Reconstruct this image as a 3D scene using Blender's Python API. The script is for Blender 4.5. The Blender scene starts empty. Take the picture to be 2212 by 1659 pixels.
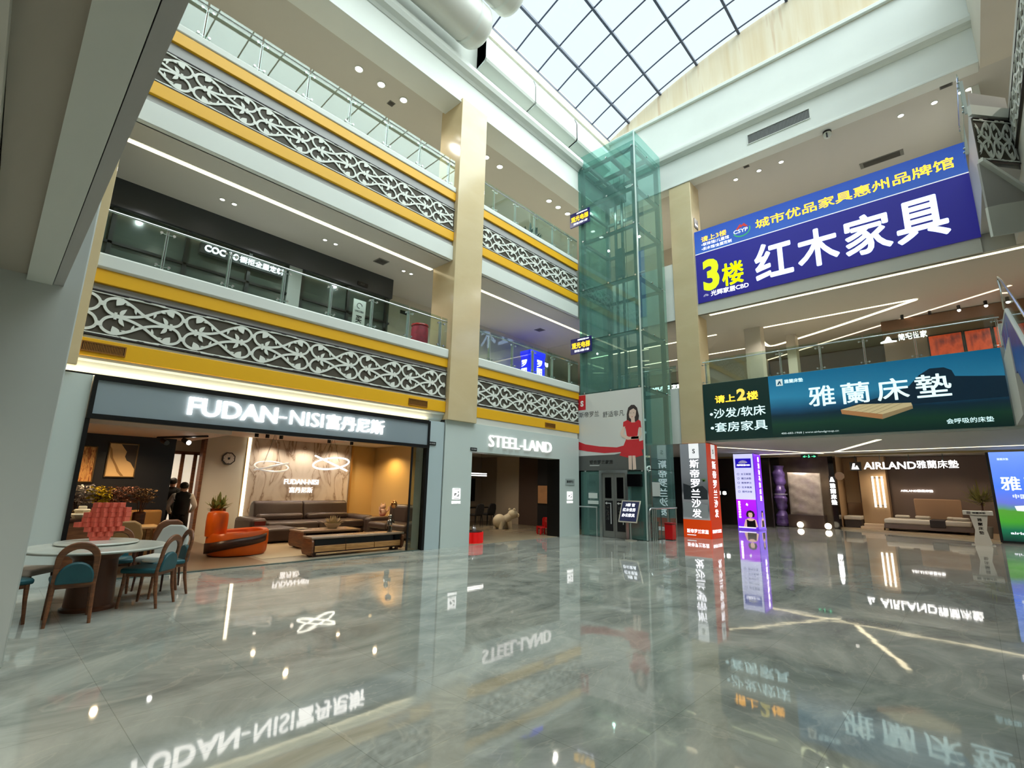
import bpy, math, random
from mathutils import Vector, Matrix
PI = math.pi
C = bpy.context.scene.collection
SC = bpy.context.scene
random.seed(7)

# ---------------------------------------------------------------- camera, sky, sun, exposure
def lin(c):
    c /= 255.0
    return c / 12.92 if c <= 0.04045 else ((c + 0.055) / 1.055) ** 2.4
def rgb(r, g, b):
    return (lin(r), lin(g), lin(b), 1.0)

FOC, FW, FH = 1059.58, 2212.0, 1659.0
yaw, pitch, roll = math.radians(-42.899), math.radians(11.884), math.radians(1.172)
fw = Vector((math.sin(yaw) * math.cos(pitch), math.cos(yaw) * math.cos(pitch), math.sin(pitch)))
rt = Vector((math.cos(yaw), -math.sin(yaw), 0.0))
up = rt.cross(fw)
r2 = rt * math.cos(roll) + up * math.sin(roll)
u2 = -rt * math.sin(roll) + up * math.cos(roll)
cam_d = bpy.data.cameras.new('camera')
cam_d.sensor_width = 36.0
cam_d.lens = FOC * 36.0 / FW
cam_d.clip_start = 0.05
cam_d.clip_end = 300
cam = bpy.data.objects.new('camera', cam_d)
M = Matrix.Identity(4)
for i in range(3):
    M[i][0] = r2[i]; M[i][1] = u2[i]; M[i][2] = -fw[i]
M[0][3], M[1][3], M[2][3] = 0.0, 0.0, 1.6
cam.matrix_world = M
C.objects.link(cam)
SC.camera = cam

world = bpy.data.worlds.new('overcast_sky')
SC.world = world
world.use_nodes = True
wn = world.node_tree
wn.nodes['Background'].inputs['Color'].default_value = (0.79, 0.93, 1.0, 1)
wn.nodes['Background'].inputs['Strength'].default_value = 0.95
sun_d = bpy.data.lights.new('overcast_daylight', 'SUN')
sun_d.energy = 9.0
sun_d.angle = math.radians(95)
sun_d.color = (0.92, 1.0, 0.95)
sun = bpy.data.objects.new('overcast_daylight', sun_d)
sun.rotation_euler = (math.radians(2), math.radians(42), 0)
C.objects.link(sun)
SC.view_settings.view_transform = 'Standard'
SC.view_settings.look = 'None'
SC.view_settings.gamma = 1.0
SC.view_settings.use_curve_mapping = False
SC.view_settings.exposure = 0.36
SC.cycles.max_bounces = 9
SC.cycles.diffuse_bounces = 4
SC.cycles.glossy_bounces = 4
SC.cycles.transmission_bounces = 4
SC.cycles.transparent_max_bounces = 24
SC.cycles.caustics_reflective = False
SC.cycles.caustics_refractive = False
SC.cycles.sample_clamp_indirect = 4.0

def lamps(name, x0, x1, y0, y1, z, nx, ny, power, col=(1, 0.85, 0.65), r=0.05):
    """a grid of small spot lights just under a ceiling, for lamps and added fills; power is shared between them"""
    for i in range(nx):
        for j in range(ny):
            d = bpy.data.lights.new(name, 'SPOT'); d.spot_size = math.radians(155); d.spot_blend = 0.7
            d.energy = power / (nx * ny); d.color = col; d.shadow_soft_size = r
            o = bpy.data.objects.new(name, d)
            o.location = (x0 + (x1 - x0) * (i + .5) / nx, y0 + (y1 - y0) * (j + .5) / ny, z)
            C.objects.link(o)
WARM, NEUT = (1.0, 0.72, 0.42), (1.0, 0.93, 0.82)
# lamps of the shops and galleries (small ceiling lamps under the ceilings they belong to), with added fill lights marked among them
lamps('sofa_room_lamp', -15.5, -11.5, 4.6, 9.4, 2.8, 2, 2, 330, WARM)
lamps('sofa_wall_lamp', -16.7, -16.3, 6.0, 9.4, 2.85, 1, 3, 150, (1, 0.86, 0.7))
lamps('ochre_corner_lamp', -15.9, -15.3, 9.7, 10.2, 2.75, 1, 1, 90, (1, 0.68, 0.3))
lamps('dining_corner_lamp', -12.4, -11.4, 0.2, 2.8, 2.42, 1, 2, 150, WARM)
lamps('shop_rear_lamp', -17.4, -15.0, 2.8, 4.2, 2.8, 2, 1, 140, (1, 0.8, 0.6))
lamps('steel_shop_lamp', -16.0, -12.0, 10.5, 15.5, 2.85, 2, 2, 170, (1, 0.86, 0.7))
lamps('back_hall_lamp', -9.0, 6.0, 18.5, 25.0, 3.15, 4, 2, 1000, (1, 0.93, 0.82))
lamps('mattress_shop_lamp', -4.2, 2.5, 27.6, 29.6, 2.9, 3, 1, 140, (1, 0.8, 0.55))
lamps('back_gallery_lamp', -6.5, 6.0, 18.6, 22.8, 7.8, 4, 2, 600, (1, 0.93, 0.83))
lamps('west_gallery_lamp', -12.6, -11.4, 0.5, 8.2, 7.8, 1, 3, 250, (0.96, 0.98, 1.0))
lamps('west_gallery_lamp', -12.8, -11.6, 9.8, 17.0, 7.8, 1, 3, 280, NEUT)
lamps('top_gallery_lamp', -12.6, -11.4, 0.5, 17.0, 13.3, 1, 6, 700, (1, 0.96, 0.9))
lamps('top_back_lamp', -7.0, 5.0, 18.4, 21.0, 13.4, 4, 1, 750, (1, 0.97, 0.93))
lamps('corner_hall_lamp', -13.0, -9.5, 18.5, 23.0, 3.1, 2, 1, 50, NEUT)
lamps('corner_top_fill', -13.0, -9.0, 18.5, 21.5, 13.3, 2, 2, 700, NEUT)  # added fill light, brightens the upper corner seen through the lift
lamps('corner_third_lamp', -13.0, -9.0, 15.2, 17.2, 13.3, 2, 1, 200, NEUT)
lamps('hall_rear_fill', -8.5, -4.0, 25.8, 26.9, 3.3, 3, 1, 260, NEUT)  # added fill light, lifts the dark mattress and bundle
lamps('east_top_fill', 2.2, 6.0, 3.0, 16.0, 13.3, 1, 4, 500, NEUT)  # unseen fill light put in to brighten the dark east ceiling
lamps('corner_gallery_lamp', -13.0, -9.5, 18.5, 23.0, 7.9, 2, 2, 400, NEUT)
lamps('south_hall_fill', -9.0, 5.0, -6.0, -0.8, 3.2, 4, 2, 900, NEUT)  # unseen fill behind the camera, its floor bounce brightens pillar and soffit

# ---------------------------------------------------------------- materials
def nodes(m):
    m.use_nodes = True
    return m.node_tree.nodes, m.node_tree.links, m.node_tree.nodes['Principled BSDF']
MATS = {}
def mat(name, col, rough=0.5, metal=0.0, spec=0.5, emit=None, es=1.0, vary=0.0, vscale=3.0, coat=0.0, bump=0.0, bscale=40.0, sample=True):
    if name in MATS:
        return MATS[name]
    m = bpy.data.materials.new(name)
    n, l, b = nodes(m)
    b.inputs['Base Color'].default_value = col
    b.inputs['Roughness'].default_value = rough
    b.inputs['Metallic'].default_value = metal
    b.inputs['Specular IOR Level'].default_value = spec
    b.inputs['Coat Weight'].default_value = coat
    if emit:
        b.inputs['Emission Color'].default_value = emit
        b.inputs['Emission Strength'].default_value = es
        if not sample:
            m.cycles.emission_sampling = 'NONE'
    tc = None
    if vary or bump:
        tc = n.new('ShaderNodeTexCoord')
    if vary:
        nz = n.new('ShaderNodeTexNoise'); nz.inputs['Scale'].default_value = vscale; nz.inputs['Detail'].default_value = 5
        l.new(tc.outputs['Object'], nz.inputs['Vector'])
        rp = n.new('ShaderNodeValToRGB')
        rp.color_ramp.elements[0].position = 0.3; rp.color_ramp.elements[1].position = 0.7
        rp.color_ramp.elements[0].color = tuple(c * (1 - vary) for c in col[:3]) + (1,)
        rp.color_ramp.elements[1].color = tuple(min(1, c * (1 + vary)) for c in col[:3]) + (1,)
        l.new(nz.outputs['Fac'], rp.inputs['Fac']); l.new(rp.outputs['Color'], b.inputs['Base Color'])
    if bump:
        nb = n.new('ShaderNodeTexNoise'); nb.inputs['Scale'].default_value = bscale
        l.new(tc.outputs['Object'], nb.inputs['Vector'])
        bp = n.new('ShaderNodeBump'); bp.inputs['Strength'].default_value = bump; bp.inputs['Distance'].default_value = 0.01
        l.new(nb.outputs['Fac'], bp.inputs['Height']); l.new(bp.outputs['Normal'], b.inputs['Normal'])
    MATS[name] = m
    return m
def glow(name, col, es, sample=False):
    return mat(name, (0.02, 0.02, 0.02, 1), 0.5, emit=col, es=es, sample=sample)
def backlit(name, col, es=0.5, rough=0.35):
    return mat(name, col, rough, emit=col, es=es, sample=False)
def glass_mat(name, tint, ior=1.45, refl=(1, 1, 1, 1), rough=0.0, haze=None, hz=0.1):
    m = bpy.data.materials.new(name); m.use_nodes = True
    n, l = m.node_tree.nodes, m.node_tree.links
    n.remove(n['Principled BSDF'])
    t = n.new('ShaderNodeBsdfTransparent'); t.inputs['Color'].default_value = tint
    g = n.new('ShaderNodeBsdfGlossy'); g.inputs['Roughness'].default_value = rough; g.inputs['Color'].default_value = refl
    lw = n.new('ShaderNodeLayerWeight'); lw.inputs['Blend'].default_value = 0.5
    pw = n.new('ShaderNodeMath'); pw.operation = 'POWER'; pw.inputs[1].default_value = 4.0; l.new(lw.outputs['Facing'], pw.inputs[0])
    f0 = ((ior - 1) / (ior + 1)) ** 2
    f = n.new('ShaderNodeMath'); f.operation = 'MULTIPLY_ADD'; f.inputs[1].default_value = 0.85 * (1 - f0); f.inputs[2].default_value = f0; l.new(pw.outputs[0], f.inputs[0])
    x = n.new('ShaderNodeMixShader')
    body = t
    if haze:
        df = n.new('ShaderNodeBsdfDiffuse'); df.inputs['Color'].default_value = haze
        body = n.new('ShaderNodeMixShader'); body.inputs[0].default_value = hz
        l.new(t.outputs[0], body.inputs[1]); l.new(df.outputs[0], body.inputs[2])
    l.new(f.outputs[0], x.inputs[0]); l.new(body.outputs[0], x.inputs[1]); l.new(g.outputs[0], x.inputs[2])
    l.new(x.outputs[0], n['Material Output'].inputs['Surface'])
    MATS[name] = m
    return m
def ramp_mat(name, stops, axis=2, rough=0.5, scale=(1, 1, 1), noise=0.0, nscale=4.0, distort=0.0, es=0.0, kind='noise', coord='Generated', spec=0.5, coat=0.0, metal=0.0):
    """colours from a ramp driven by a coordinate plus noise (printed pictures, wood grain, veined stone)"""
    m = bpy.data.materials.new(name)
    n, l, b = nodes(m)
    b.inputs['Roughness'].default_value = rough
    b.inputs['Specular IOR Level'].default_value = spec
    b.inputs['Coat Weight'].default_value = coat
    b.inputs['Metallic'].default_value = metal
    tc = n.new('ShaderNodeTexCoord'); mp = n.new('ShaderNodeMapping')
    mp.inputs['Scale'].default_value = scale
    l.new(tc.outputs[coord], mp.inputs['Vector'])
    nz = n.new('ShaderNodeTexNoise'); nz.inputs['Scale'].default_value = nscale; nz.inputs['Detail'].default_value = 6
    nz.inputs['Distortion'].default_value = distort
    l.new(mp.outputs[0], nz.inputs['Vector'])
    rp = n.new('ShaderNodeValToRGB')
    while len(rp.color_ramp.elements) < len(stops):
        rp.color_ramp.elements.new(0.5)
    for e, (p, c) in zip(rp.color_ramp.elements, stops):
        e.position = p; e.color = c
    if axis is None:
        l.new(nz.outputs['Fac'], rp.inputs['Fac'])
    else:
        sp = n.new('ShaderNodeSeparateXYZ'); l.new(tc.outputs[coord], sp.inputs[0])
        ma = n.new('ShaderNodeMath'); ma.operation = 'MULTIPLY_ADD'
        l.new(nz.outputs['Fac'], ma.inputs[0]); ma.inputs[1].default_value = noise
        l.new(sp.outputs[axis], ma.inputs[2])
        sb = n.new('ShaderNodeMath'); sb.operation = 'SUBTRACT'; sb.inputs[1].default_value = noise * 0.5
        l.new(ma.outputs[0], sb.inputs[0]); l.new(sb.outputs[0], rp.inputs['Fac'])
    l.new(rp.outputs['Color'], b.inputs['Base Color'])
    if es:
        l.new(rp.outputs['Color'], b.inputs['Emission Color']); b.inputs['Emission Strength'].default_value = es
        m.cycles.emission_sampling = 'NONE'
    MATS[name] = m
    return m

WHITE = mat('white_paint', rgb(222, 226, 219), 0.55, vary=0.03, vscale=0.7)
CREAM = mat('cream_paint', rgb(206, 200, 184), 0.6, vary=0.03, vscale=0.6)
CEIL = mat('ceiling_paint', rgb(214, 212, 202), 0.7)
CEILW = mat('gallery_ceiling_paint', rgb(196, 193, 182), 0.7)
GREYB = mat('grey_band_paint', rgb(178, 178, 176), 0.6)
PANELW = mat('white_cladding', rgb(205, 216, 212), 0.28, vary=0.02, vscale=0.5)
PANELB = mat('blue_grey_cladding', rgb(186, 202, 206), 0.3)
SIGNP = mat('grey_sign_metal', rgb(158, 172, 180), 0.35, metal=0.25)
YELLOW = mat('yellow_paint', rgb(240, 180, 18), 0.45)
DARKB = mat('dark_lattice_backing', rgb(76, 70, 58), 0.7)
DARKL = mat('dark_frame_line', rgb(42, 34, 32), 0.6)
LATT = mat('lattice_white', rgb(232, 235, 226), 0.5)
BLACK = mat('black_metal', rgb(16, 16, 17), 0.35)
BLACKG = mat('black_gloss', rgb(8, 8, 10), 0.12)
STEEL = mat('brushed_steel', rgb(190, 196, 196), 0.22, metal=0.9)
SATIN = mat('satin_post_steel', rgb(196, 204, 200), 0.3, metal=0.35)
STEELD = mat('dark_steel', rgb(74, 92, 88), 0.4, metal=0.3)
DARKWALL = mat('dark_wall', rgb(30, 30, 34), 0.35)
DARKGREY = mat('dark_grey_fascia', rgb(58, 62, 64), 0.35)
RAILG = glass_mat('rail_glass', (0.80, 0.90, 0.86, 1), 1.5)
LIFTG = glass_mat('lift_glass', (0.72, 0.89, 0.86, 1), 1.5, (0.85, 1, 0.97, 1), haze=(0.25, 0.47, 0.44, 1), hz=0.16)
SHOPG = glass_mat('shop_glass', (0.62, 0.68, 0.66, 1), 1.5)
SKYG = glass_mat('skylight_glass', (0.93, 0.97, 1.0, 1), 1.3)
LEDS = glow('soft_letter_light', (1, 0.98, 0.94, 1), 1.2)
LEDW = glow('white_letter_light', (1, 0.97, 0.92, 1), 3.0)
LEDWARM = glow('warm_strip_light', (1, 0.86, 0.55, 1), 2.6)
LEDPINK = glow('peach_strip_light', (1, 0.72, 0.48, 1), 2.0)
LEDCOVE = glow('cove_light', (1, 0.87, 0.58, 1), 13.0, sample=True)
DOWN = glow('downlight_glow', (1, 0.97, 0.9, 1), 9.0)
WOOD = ramp_mat('brown_wood', [(0.3, rgb(84, 48, 28)), (0.7, rgb(134, 84, 50))], None, 0.4, (1, 1, 9), nscale=3, distort=1.0, coord='Object')
WOODL = ramp_mat('light_wood', [(0.3, rgb(150, 104, 58)), (0.7, rgb(190, 142, 86))], None, 0.4, (6, 1, 9), nscale=3, distort=1.0, coord='Object')
WOODD = ramp_mat('dark_wood', [(0.3, rgb(44, 24, 16)), (0.7, rgb(78, 44, 28))], None, 0.35, (1, 1, 8), nscale=3, distort=1.0, coord='Object')
TEAL = mat('teal_leather', rgb(26, 80, 88), 0.45, vary=0.12, vscale=8)
LEATHER = mat('dark_brown_leather', rgb(62, 50, 46), 0.38, vary=0.08, vscale=5, bump=0.15, bscale=60)
ORANGE = mat('orange_leather', rgb(222, 96, 14), 0.35, vary=0.06, vscale=5)
RED = mat('red_gloss', rgb(206, 22, 26), 0.25)
PINK = mat('salmon_card', rgb(210, 94, 74), 0.6, vary=0.05)
LEAF = mat('green_leaf', rgb(96, 128, 52), 0.5, vary=0.3, vscale=9)
GREENP = mat('pale_green_leaf', rgb(150, 160, 96), 0.5, vary=0.2, vscale=9)
CARPET = mat('beige_carpet', rgb(176, 164, 140), 0.9, bump=0.3, bscale=200)
GREYFAB = mat('grey_fabric', rgb(160, 156, 148), 0.8)
SKIN = mat('skin', rgb(206, 160, 134), 0.5)
HAIR = mat('dark_hair', rgb(18, 15, 14), 0.5)

def floor_material():
    m = bpy.data.materials.new('polished_grey_marble_tiles')
    n, l, b = nodes(m)
    tc = n.new('ShaderNodeTexCoord')
    mp = n.new('ShaderNodeMapping'); mp.inputs['Rotation'].default_value = (0, 0, 0.6); mp.inputs['Scale'].default_value = (1.0, 0.55, 1)
    l.new(tc.outputs['Object'], mp.inputs['Vector'])
    n1 = n.new('ShaderNodeTexNoise'); n1.inputs['Scale'].default_value = 1.1; n1.inputs['Detail'].default_value = 9; n1.inputs['Roughness'].default_value = 0.62; n1.inputs['Distortion'].default_value = 1.6
    l.new(mp.outputs[0], n1.inputs['Vector'])
    r1 = n.new('ShaderNodeValToRGB')
    for p, c in ((0.32, rgb(124, 126, 120)), (0.5, rgb(155, 157, 149)), (0.68, rgb(180, 180, 170))):
        e = r1.color_ramp.elements[0] if p == 0.32 else (r1.color_ramp.elements[-1] if p == 0.68 else r1.color_ramp.elements.new(p))
        e.position = p; e.color = c
    l.new(n1.outputs['Fac'], r1.inputs['Fac'])
    n2 = n.new('ShaderNodeTexNoise'); n2.inputs['Scale'].default_value = 0.8; n2.inputs['Detail'].default_value = 8; n2.inputs['Distortion'].default_value = 3.2
    l.new(mp.outputs[0], n2.inputs['Vector'])
    r2_ = n.new('ShaderNodeValToRGB')
    r2_.color_ramp.elements[0].position = 0.485; r2_.color_ramp.elements[0].color = (0, 0, 0, 1)
    r2_.color_ramp.elements[1].position = 0.5; r2_.color_ramp.elements[1].color = (1, 1, 1, 1)
    e = r2_.color_ramp.elements.new(0.515); e.color = (0, 0, 0, 1)
    l.new(n2.outputs['Fac'], r2_.inputs['Fac'])
    mx = n.new('ShaderNodeMix'); mx.data_type = 'RGBA'
    sc = n.new('ShaderNodeMath'); sc.operation = 'MULTIPLY'; sc.inputs[1].default_value = 0.28
    l.new(r2_.outputs['Color'], sc.inputs[0]); l.new(sc.outputs[0], mx.inputs['Factor'])
    l.new(r1.outputs['Color'], mx.inputs['A']); mx.inputs['B'].default_value = rgb(196, 190, 174)
    bk = n.new('ShaderNodeTexBrick'); bk.offset = 0.0
    bk.inputs['Scale'].default_value = 1.0; bk.inputs['Brick Width'].default_value = 0.9; bk.inputs['Row Height'].default_value = 0.95
    bk.inputs['Mortar Size'].default_value = 0.0025; bk.inputs['Color1'].default_value = (1, 1, 1, 1); bk.inputs['Color2'].default_value = (0.93, 0.94, 0.93, 1)
    bk.inputs['Mortar'].default_value = (0.72, 0.72, 0.7, 1)
    l.new(tc.outputs['Object'], bk.inputs['Vector'])
    mm = n.new('ShaderNodeMix'); mm.data_type = 'RGBA'; mm.blend_type = 'MULTIPLY'; mm.inputs['Factor'].default_value = 1.0
    l.new(mx.outputs['Result'], mm.inputs['A']); l.new(bk.outputs['Color'], mm.inputs['B'])
    l.new(mm.outputs['Result'], b.inputs['Base Color'])
    b.inputs['Roughness'].default_value = 0.035
    b.inputs['Specular IOR Level'].default_value = 0.62
    nb = n.new('ShaderNodeTexNoise'); nb.inputs['Scale'].default_value = 2.6; nb.inputs['Detail'].default_value = 2
    l.new(tc.outputs['Object'], nb.inputs['Vector'])
    bp = n.new('ShaderNodeBump'); bp.inputs['Strength'].default_value = 0.05; bp.inputs['Distance'].default_value = 0.012
    l.new(nb.outputs['Fac'], bp.inputs['Height']); l.new(bp.outputs['Normal'], b.inputs['Normal'])
    return m
FLOORM = floor_material()
MARBLE = ramp_mat('cream_marble', [(0.3, rgb(209, 188, 147)), (0.55, rgb(213, 193, 153)), (0.75, rgb(218, 199, 161))], None, 0.16, (0.5, 0.5, 1.0), nscale=1.6, distort=0.8, coord='Object')
def veined():
    m = bpy.data.materials.new('bookmatched_marble'); n, l, b = nodes(m)
    b.inputs['Roughness'].default_value = 0.15
    tc = n.new('ShaderNodeTexCoord'); sp = n.new('ShaderNodeSeparateXYZ'); l.new(tc.outputs['Object'], sp.inputs[0])
    a1 = n.new('ShaderNodeMath'); a1.operation = 'SUBTRACT'; a1.inputs[1].default_value = 7.74; l.new(sp.outputs['Y'], a1.inputs[0])
    a2 = n.new('ShaderNodeMath'); a2.operation = 'ABSOLUTE'; l.new(a1.outputs[0], a2.inputs[0])
    cb = n.new('ShaderNodeCombineXYZ'); l.new(a2.outputs[0], cb.inputs['X']); l.new(sp.outputs['Z'], cb.inputs['Y'])
    mp = n.new('ShaderNodeMapping'); mp.inputs['Rotation'].default_value = (0, 0, 0.75); mp.inputs['Scale'].default_value = (1.0, 0.4, 1); l.new(cb.outputs[0], mp.inputs['Vector'])
    nz = n.new('ShaderNodeTexNoise'); nz.inputs['Scale'].default_value = 2.3; nz.inputs['Detail'].default_value = 7; nz.inputs['Distortion'].default_value = 0.7
    l.new(mp.outputs[0], nz.inputs['Vector'])
    rp = n.new('ShaderNodeValToRGB'); r = rp.color_ramp
    r.elements[0].position = 0.34; r.elements[0].color = rgb(206, 194, 180); r.elements[1].position = 0.72; r.elements[1].color = rgb(190, 176, 160)
    for p_, c_ in ((.46, rgb(200, 188, 172)), (.525, rgb(182, 166, 149)), (.545, rgb(138, 117, 99)), (.565, rgb(188, 174, 158)), (.63, rgb(204, 192, 178))):
        e = r.elements.new(p_); e.color = c_
    l.new(nz.outputs['Fac'], rp.inputs['Fac']); l.new(rp.outputs['Color'], b.inputs['Base Color'])
    return m
VEINED = veined()

# ---------------------------------------------------------------- mesh helpers
class MB:
    def __init__(s): s.v = []; s.f = []
    def add(s, vs, fs):
        o = len(s.v); s.v += [tuple(v) for v in vs]; s.f += [tuple(i + o for i in f) for f in fs]; return s
    def box(s, x0, x1, y0, y1, z0, z1):
        return s.add([(x0, y0, z0), (x1, y0, z0), (x1, y1, z0), (x0, y1, z0), (x0, y0, z1), (x1, y0, z1), (x1, y1, z1), (x0, y1, z1)],
                     [(0, 3, 2, 1), (4, 5, 6, 7), (0, 1, 5, 4), (1, 2, 6, 5), (2, 3, 7, 6), (3, 0, 4, 7)])
    def prism(s, pts, O, U, V, d):
        """polygon pts in the frame O,U,V, thickness d along U x V (outline counter-clockwise)"""
        O, U, V = Vector(O), Vector(U), Vector(V); N = U.cross(V).normalized()
        a = sum(pts[i][0] * pts[(i + 1) % len(pts)][1] - pts[(i + 1) % len(pts)][0] * pts[i][1] for i in range(len(pts)))
        if a < 0: pts = pts[::-1]
        k = len(pts)
        vs = [O + U * p[0] + V * p[1] for p in pts] + [O + U * p[0] + V * p[1] + N * d for p in pts]
        return s.add(vs, [tuple(range(k - 1, -1, -1)), tuple(range(k, 2 * k))] + [(i, (i + 1) % k, k + (i + 1) % k, k + i) for i in range(k)])
    def tube(s, pts, r, n=8, closed=False, cap=True):
        pts = [Vector(p) for p in pts]; k = len(pts); rows = []
        rs = r if isinstance(r, (list, tuple)) else [r] * k
        ref = None
        for i, p in enumerate(pts):
            a = pts[(i - 1) % k] if (i or closed) else pts[0]; b = pts[(i + 1) % k] if (i < k - 1 or closed) else pts[-1]
            t = (b - a).normalized()
            if ref is None:
                ref = Vector((0, 0, 1)) if abs(t.z) < 0.9 else Vector((1, 0, 0))
            e = (ref - t * ref.dot(t))
            if e.length < 1e-4: e = t.orthogonal()
            e.normalize(); ref = e; f = t.cross(e)
            rows.append([p + (e * math.cos(2 * PI * j / n) + f * math.sin(2 * PI * j / n)) * rs[i] for j in range(n)])
        vs = [v for row in rows for v in row]; fs = []
        for i in range(k if closed else k - 1):
            i2 = (i + 1) % k
            for j in range(n):
                fs.append((i * n + j, i * n + (j + 1) % n, i2 * n + (j + 1) % n, i2 * n + j))
        if cap and not closed:
            fs.append(tuple(range(n - 1, -1, -1))); fs.append(tuple((k - 1) * n + j for j in range(n)))
        return s.add(vs, fs)
    def lathe(s, prof, c, n=24, axis='z', cap=True):
        vs = []; fs = []; c = Vector(c)
        for r, h in prof:
            for j in range(n):
                a = 2 * PI * j / n; x, y = r * math.cos(a), r * math.sin(a)
                vs.append(c + (Vector((x, y, h)) if axis == 'z' else Vector((x, h, y)) if axis == 'y' else Vector((h, x, y))))
        k = len(prof)
        for i in range(k - 1):
            for j in range(n):
                q = (i * n + j, i * n + (j + 1) % n, (i + 1) * n + (j + 1) % n, (i + 1) * n + j)
                fs.append(q if axis != 'y' else q[::-1])
        if cap:
            a = tuple(range(n - 1, -1, -1)); b = tuple((k - 1) * n + j for j in range(n))
            fs += [a, b] if axis != 'y' else [a[::-1], b[::-1]]
        return s.add(vs, fs)
    def ball(s, c, r, n=14, m=9, rz=None, ry=None):
        rz = r if rz is None else rz; ry = r if ry is None else ry
        vs = []; fs = []
        for i in range(m + 1):
            t = PI * i / m
            for j in range(n):
                a = 2 * PI * j / n
                vs.append((c[0] + r * math.sin(t) * math.cos(a), c[1] + ry * math.sin(t) * math.sin(a), c[2] - rz * math.cos(t)))
        for i in range(m):
            for j in range(n):
                fs.append((i * n + j, i * n + (j + 1) % n, (i + 1) * n + (j + 1) % n, (i + 1) * n + j))
        return s.add(vs, fs)
    def leaf(s, base, tip, w, bend=0.0, side=None):
        """a thin bent leaf blade with a centre fold"""
        b, t = Vector(base), Vector(tip); d = t - b
        sd = d.cross(side or Vector((0, 0, 1)))
        if sd.length < 1e-5: sd = Vector((1, 0, 0))
        sd.normalize(); nn = sd.cross(d).normalized()
        vs = []
        for k in range(5):
            f = k / 4; c = b + d * f + nn * (bend * math.sin(PI * f))
            ww = w * (math.sin(PI * (0.08 + 0.88 * f)) ** 0.8) * 0.5
            vs += [c - sd * ww + nn * ww * 0.3, c, c + sd * ww + nn * ww * 0.3]
        fs = []
        for k in range(4):
            a = 3 * k
            fs += [(a, a + 1, a + 4, a + 3), (a + 1, a + 2, a + 5, a + 4)]
        return s.add(vs, fs)
    def text(s, body, O, U, V, w=None, h=None, d=0.004, bold=0.0, space=1.0, align='L', shear=0.0, back=0.0):
        cjk = any(ord(ch) > 0x2e80 for ch in body)
        vs, fs = text_geo(body, 0.0 if cjk else bold, space, shear)
        if cjk and bold > 0.002:
            g = min(bold, 0.05); k = len(vs); v0, f0 = vs, fs; vs, fs = [], []
            dirs = [(0, 0)] + ([(g * math.cos(PI * q / 8), g * math.sin(PI * q / 8)) for q in range(16)] if bold > .018 else [(g, g), (-g, g), (g, -g), (-g, -g), (g, 0), (-g, 0)])
            for q, (dx, dy) in enumerate(dirs):
                vs = vs + [(a + dx, b + dy, c) for a, b, c in v0]; fs = fs + [tuple(i + q * k for i in f) for f in f0]
        x0 = min(v[0] for v in vs); x1 = max(v[0] for v in vs); y0 = min(v[1] for v in vs); y1 = max(v[1] for v in vs)
        sx = w / (x1 - x0) if w else None; sy = h / (y1 - y0) if h else None
        sx = sx or sy; sy = sy or sx
        O, U, V = Vector(O), Vector(U), Vector(V); N = U.cross(V)
        off = 0 if align == 'L' else -(x1 - x0) * sx / (2 if align == 'C' else 1)
        return s.add([O + U * ((v[0] - x0) * sx + off) + V * ((v[1] - y0) * sy) + N * (d if v[2] > 0 else -back) for v in vs], fs)
TXT = {}
def text_geo(body, bold, space, shear):
    key = (body, bold, space, shear)
    if key not in TXT:
        c = bpy.data.curves.new('lettering', 'FONT'); c.body = body; c.extrude = 0.01; c.offset = bold; c.space_character = space; c.shear = shear
        c.resolution_u = 3
        o = bpy.data.objects.new('lettering', c); C.objects.link(o)
        dg = bpy.context.evaluated_depsgraph_get(); dg.update()
        me = bpy.data.meshes.new_from_object(o.evaluated_get(dg))
        TXT[key] = ([tuple(v.co) for v in me.vertices], [tuple(p.vertices) for p in me.polygons])
        bpy.data.meshes.remove(me); bpy.data.objects.remove(o); bpy.data.curves.remove(c)
    return TXT[key]

ORI = {}
def obj(name, mb, m, parent=None, smooth=False, bevel=0.0, seg=2):
    me = bpy.data.meshes.new(name)
    o0 = ORI.get(parent.name, Vector((0, 0, 0))) if parent else Vector((0, 0, 0))
    me.from_pydata([tuple(Vector(v) - o0) for v in mb.v], [], mb.f)
    me.update()
    o = bpy.data.objects.new(name, me)
    C.objects.link(o)
    me.materials.append(m)
    if smooth:
        me.polygons.foreach_set('use_smooth', [True] * len(me.polygons))
        me.set_sharp_from_angle(angle=math.radians(38))
    if bevel:
        b = o.modifiers.new('bevel', 'BEVEL'); b.width = bevel; b.segments = seg; b.limit_method = 'ANGLE'
        if not smooth:
            me.polygons.foreach_set('use_smooth', [True] * len(me.polygons)); me.set_sharp_from_angle(angle=math.radians(38))
    if parent:
        o.parent = parent
        ORI[o.name] = o0
    return o
def tag(o, label, cat, group=None):
    o['label'] = label; o['category'] = cat
    if group: o['group'] = group
    return o
def thing(name, label, cat, loc=(0, 0, 0), group=None):
    o = bpy.data.objects.new(name, None); C.objects.link(o)
    o.location = loc; o.empty_display_size = 0.1
    ORI[o.name] = Vector(loc)
    return tag(o, label, cat, group)
def struct(name, mb, m, parent=None, **k):
    o = obj(name, mb, m, parent, **k)
    o['kind'] = 'structure'
    return o
def dup(root, loc, rotz=0.0, label=None, group=None):
    r = root.copy(); C.objects.link(r); r.location = loc; r.rotation_euler = (0, 0, rotz)
    if label: r['label'] = label
    if group: r['group'] = group
    for ch in list(root.children):
        c = ch.copy(); C.objects.link(c); c.parent = r
        for g in list(ch.children):
            d = g.copy(); C.objects.link(d); d.parent = c
    return r
def B(*a): return MB().box(*a)
X_, Y_, Z_ = Vector((1, 0, 0)), Vector((0, 1, 0)), Vector((0, 0, 1))
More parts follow.
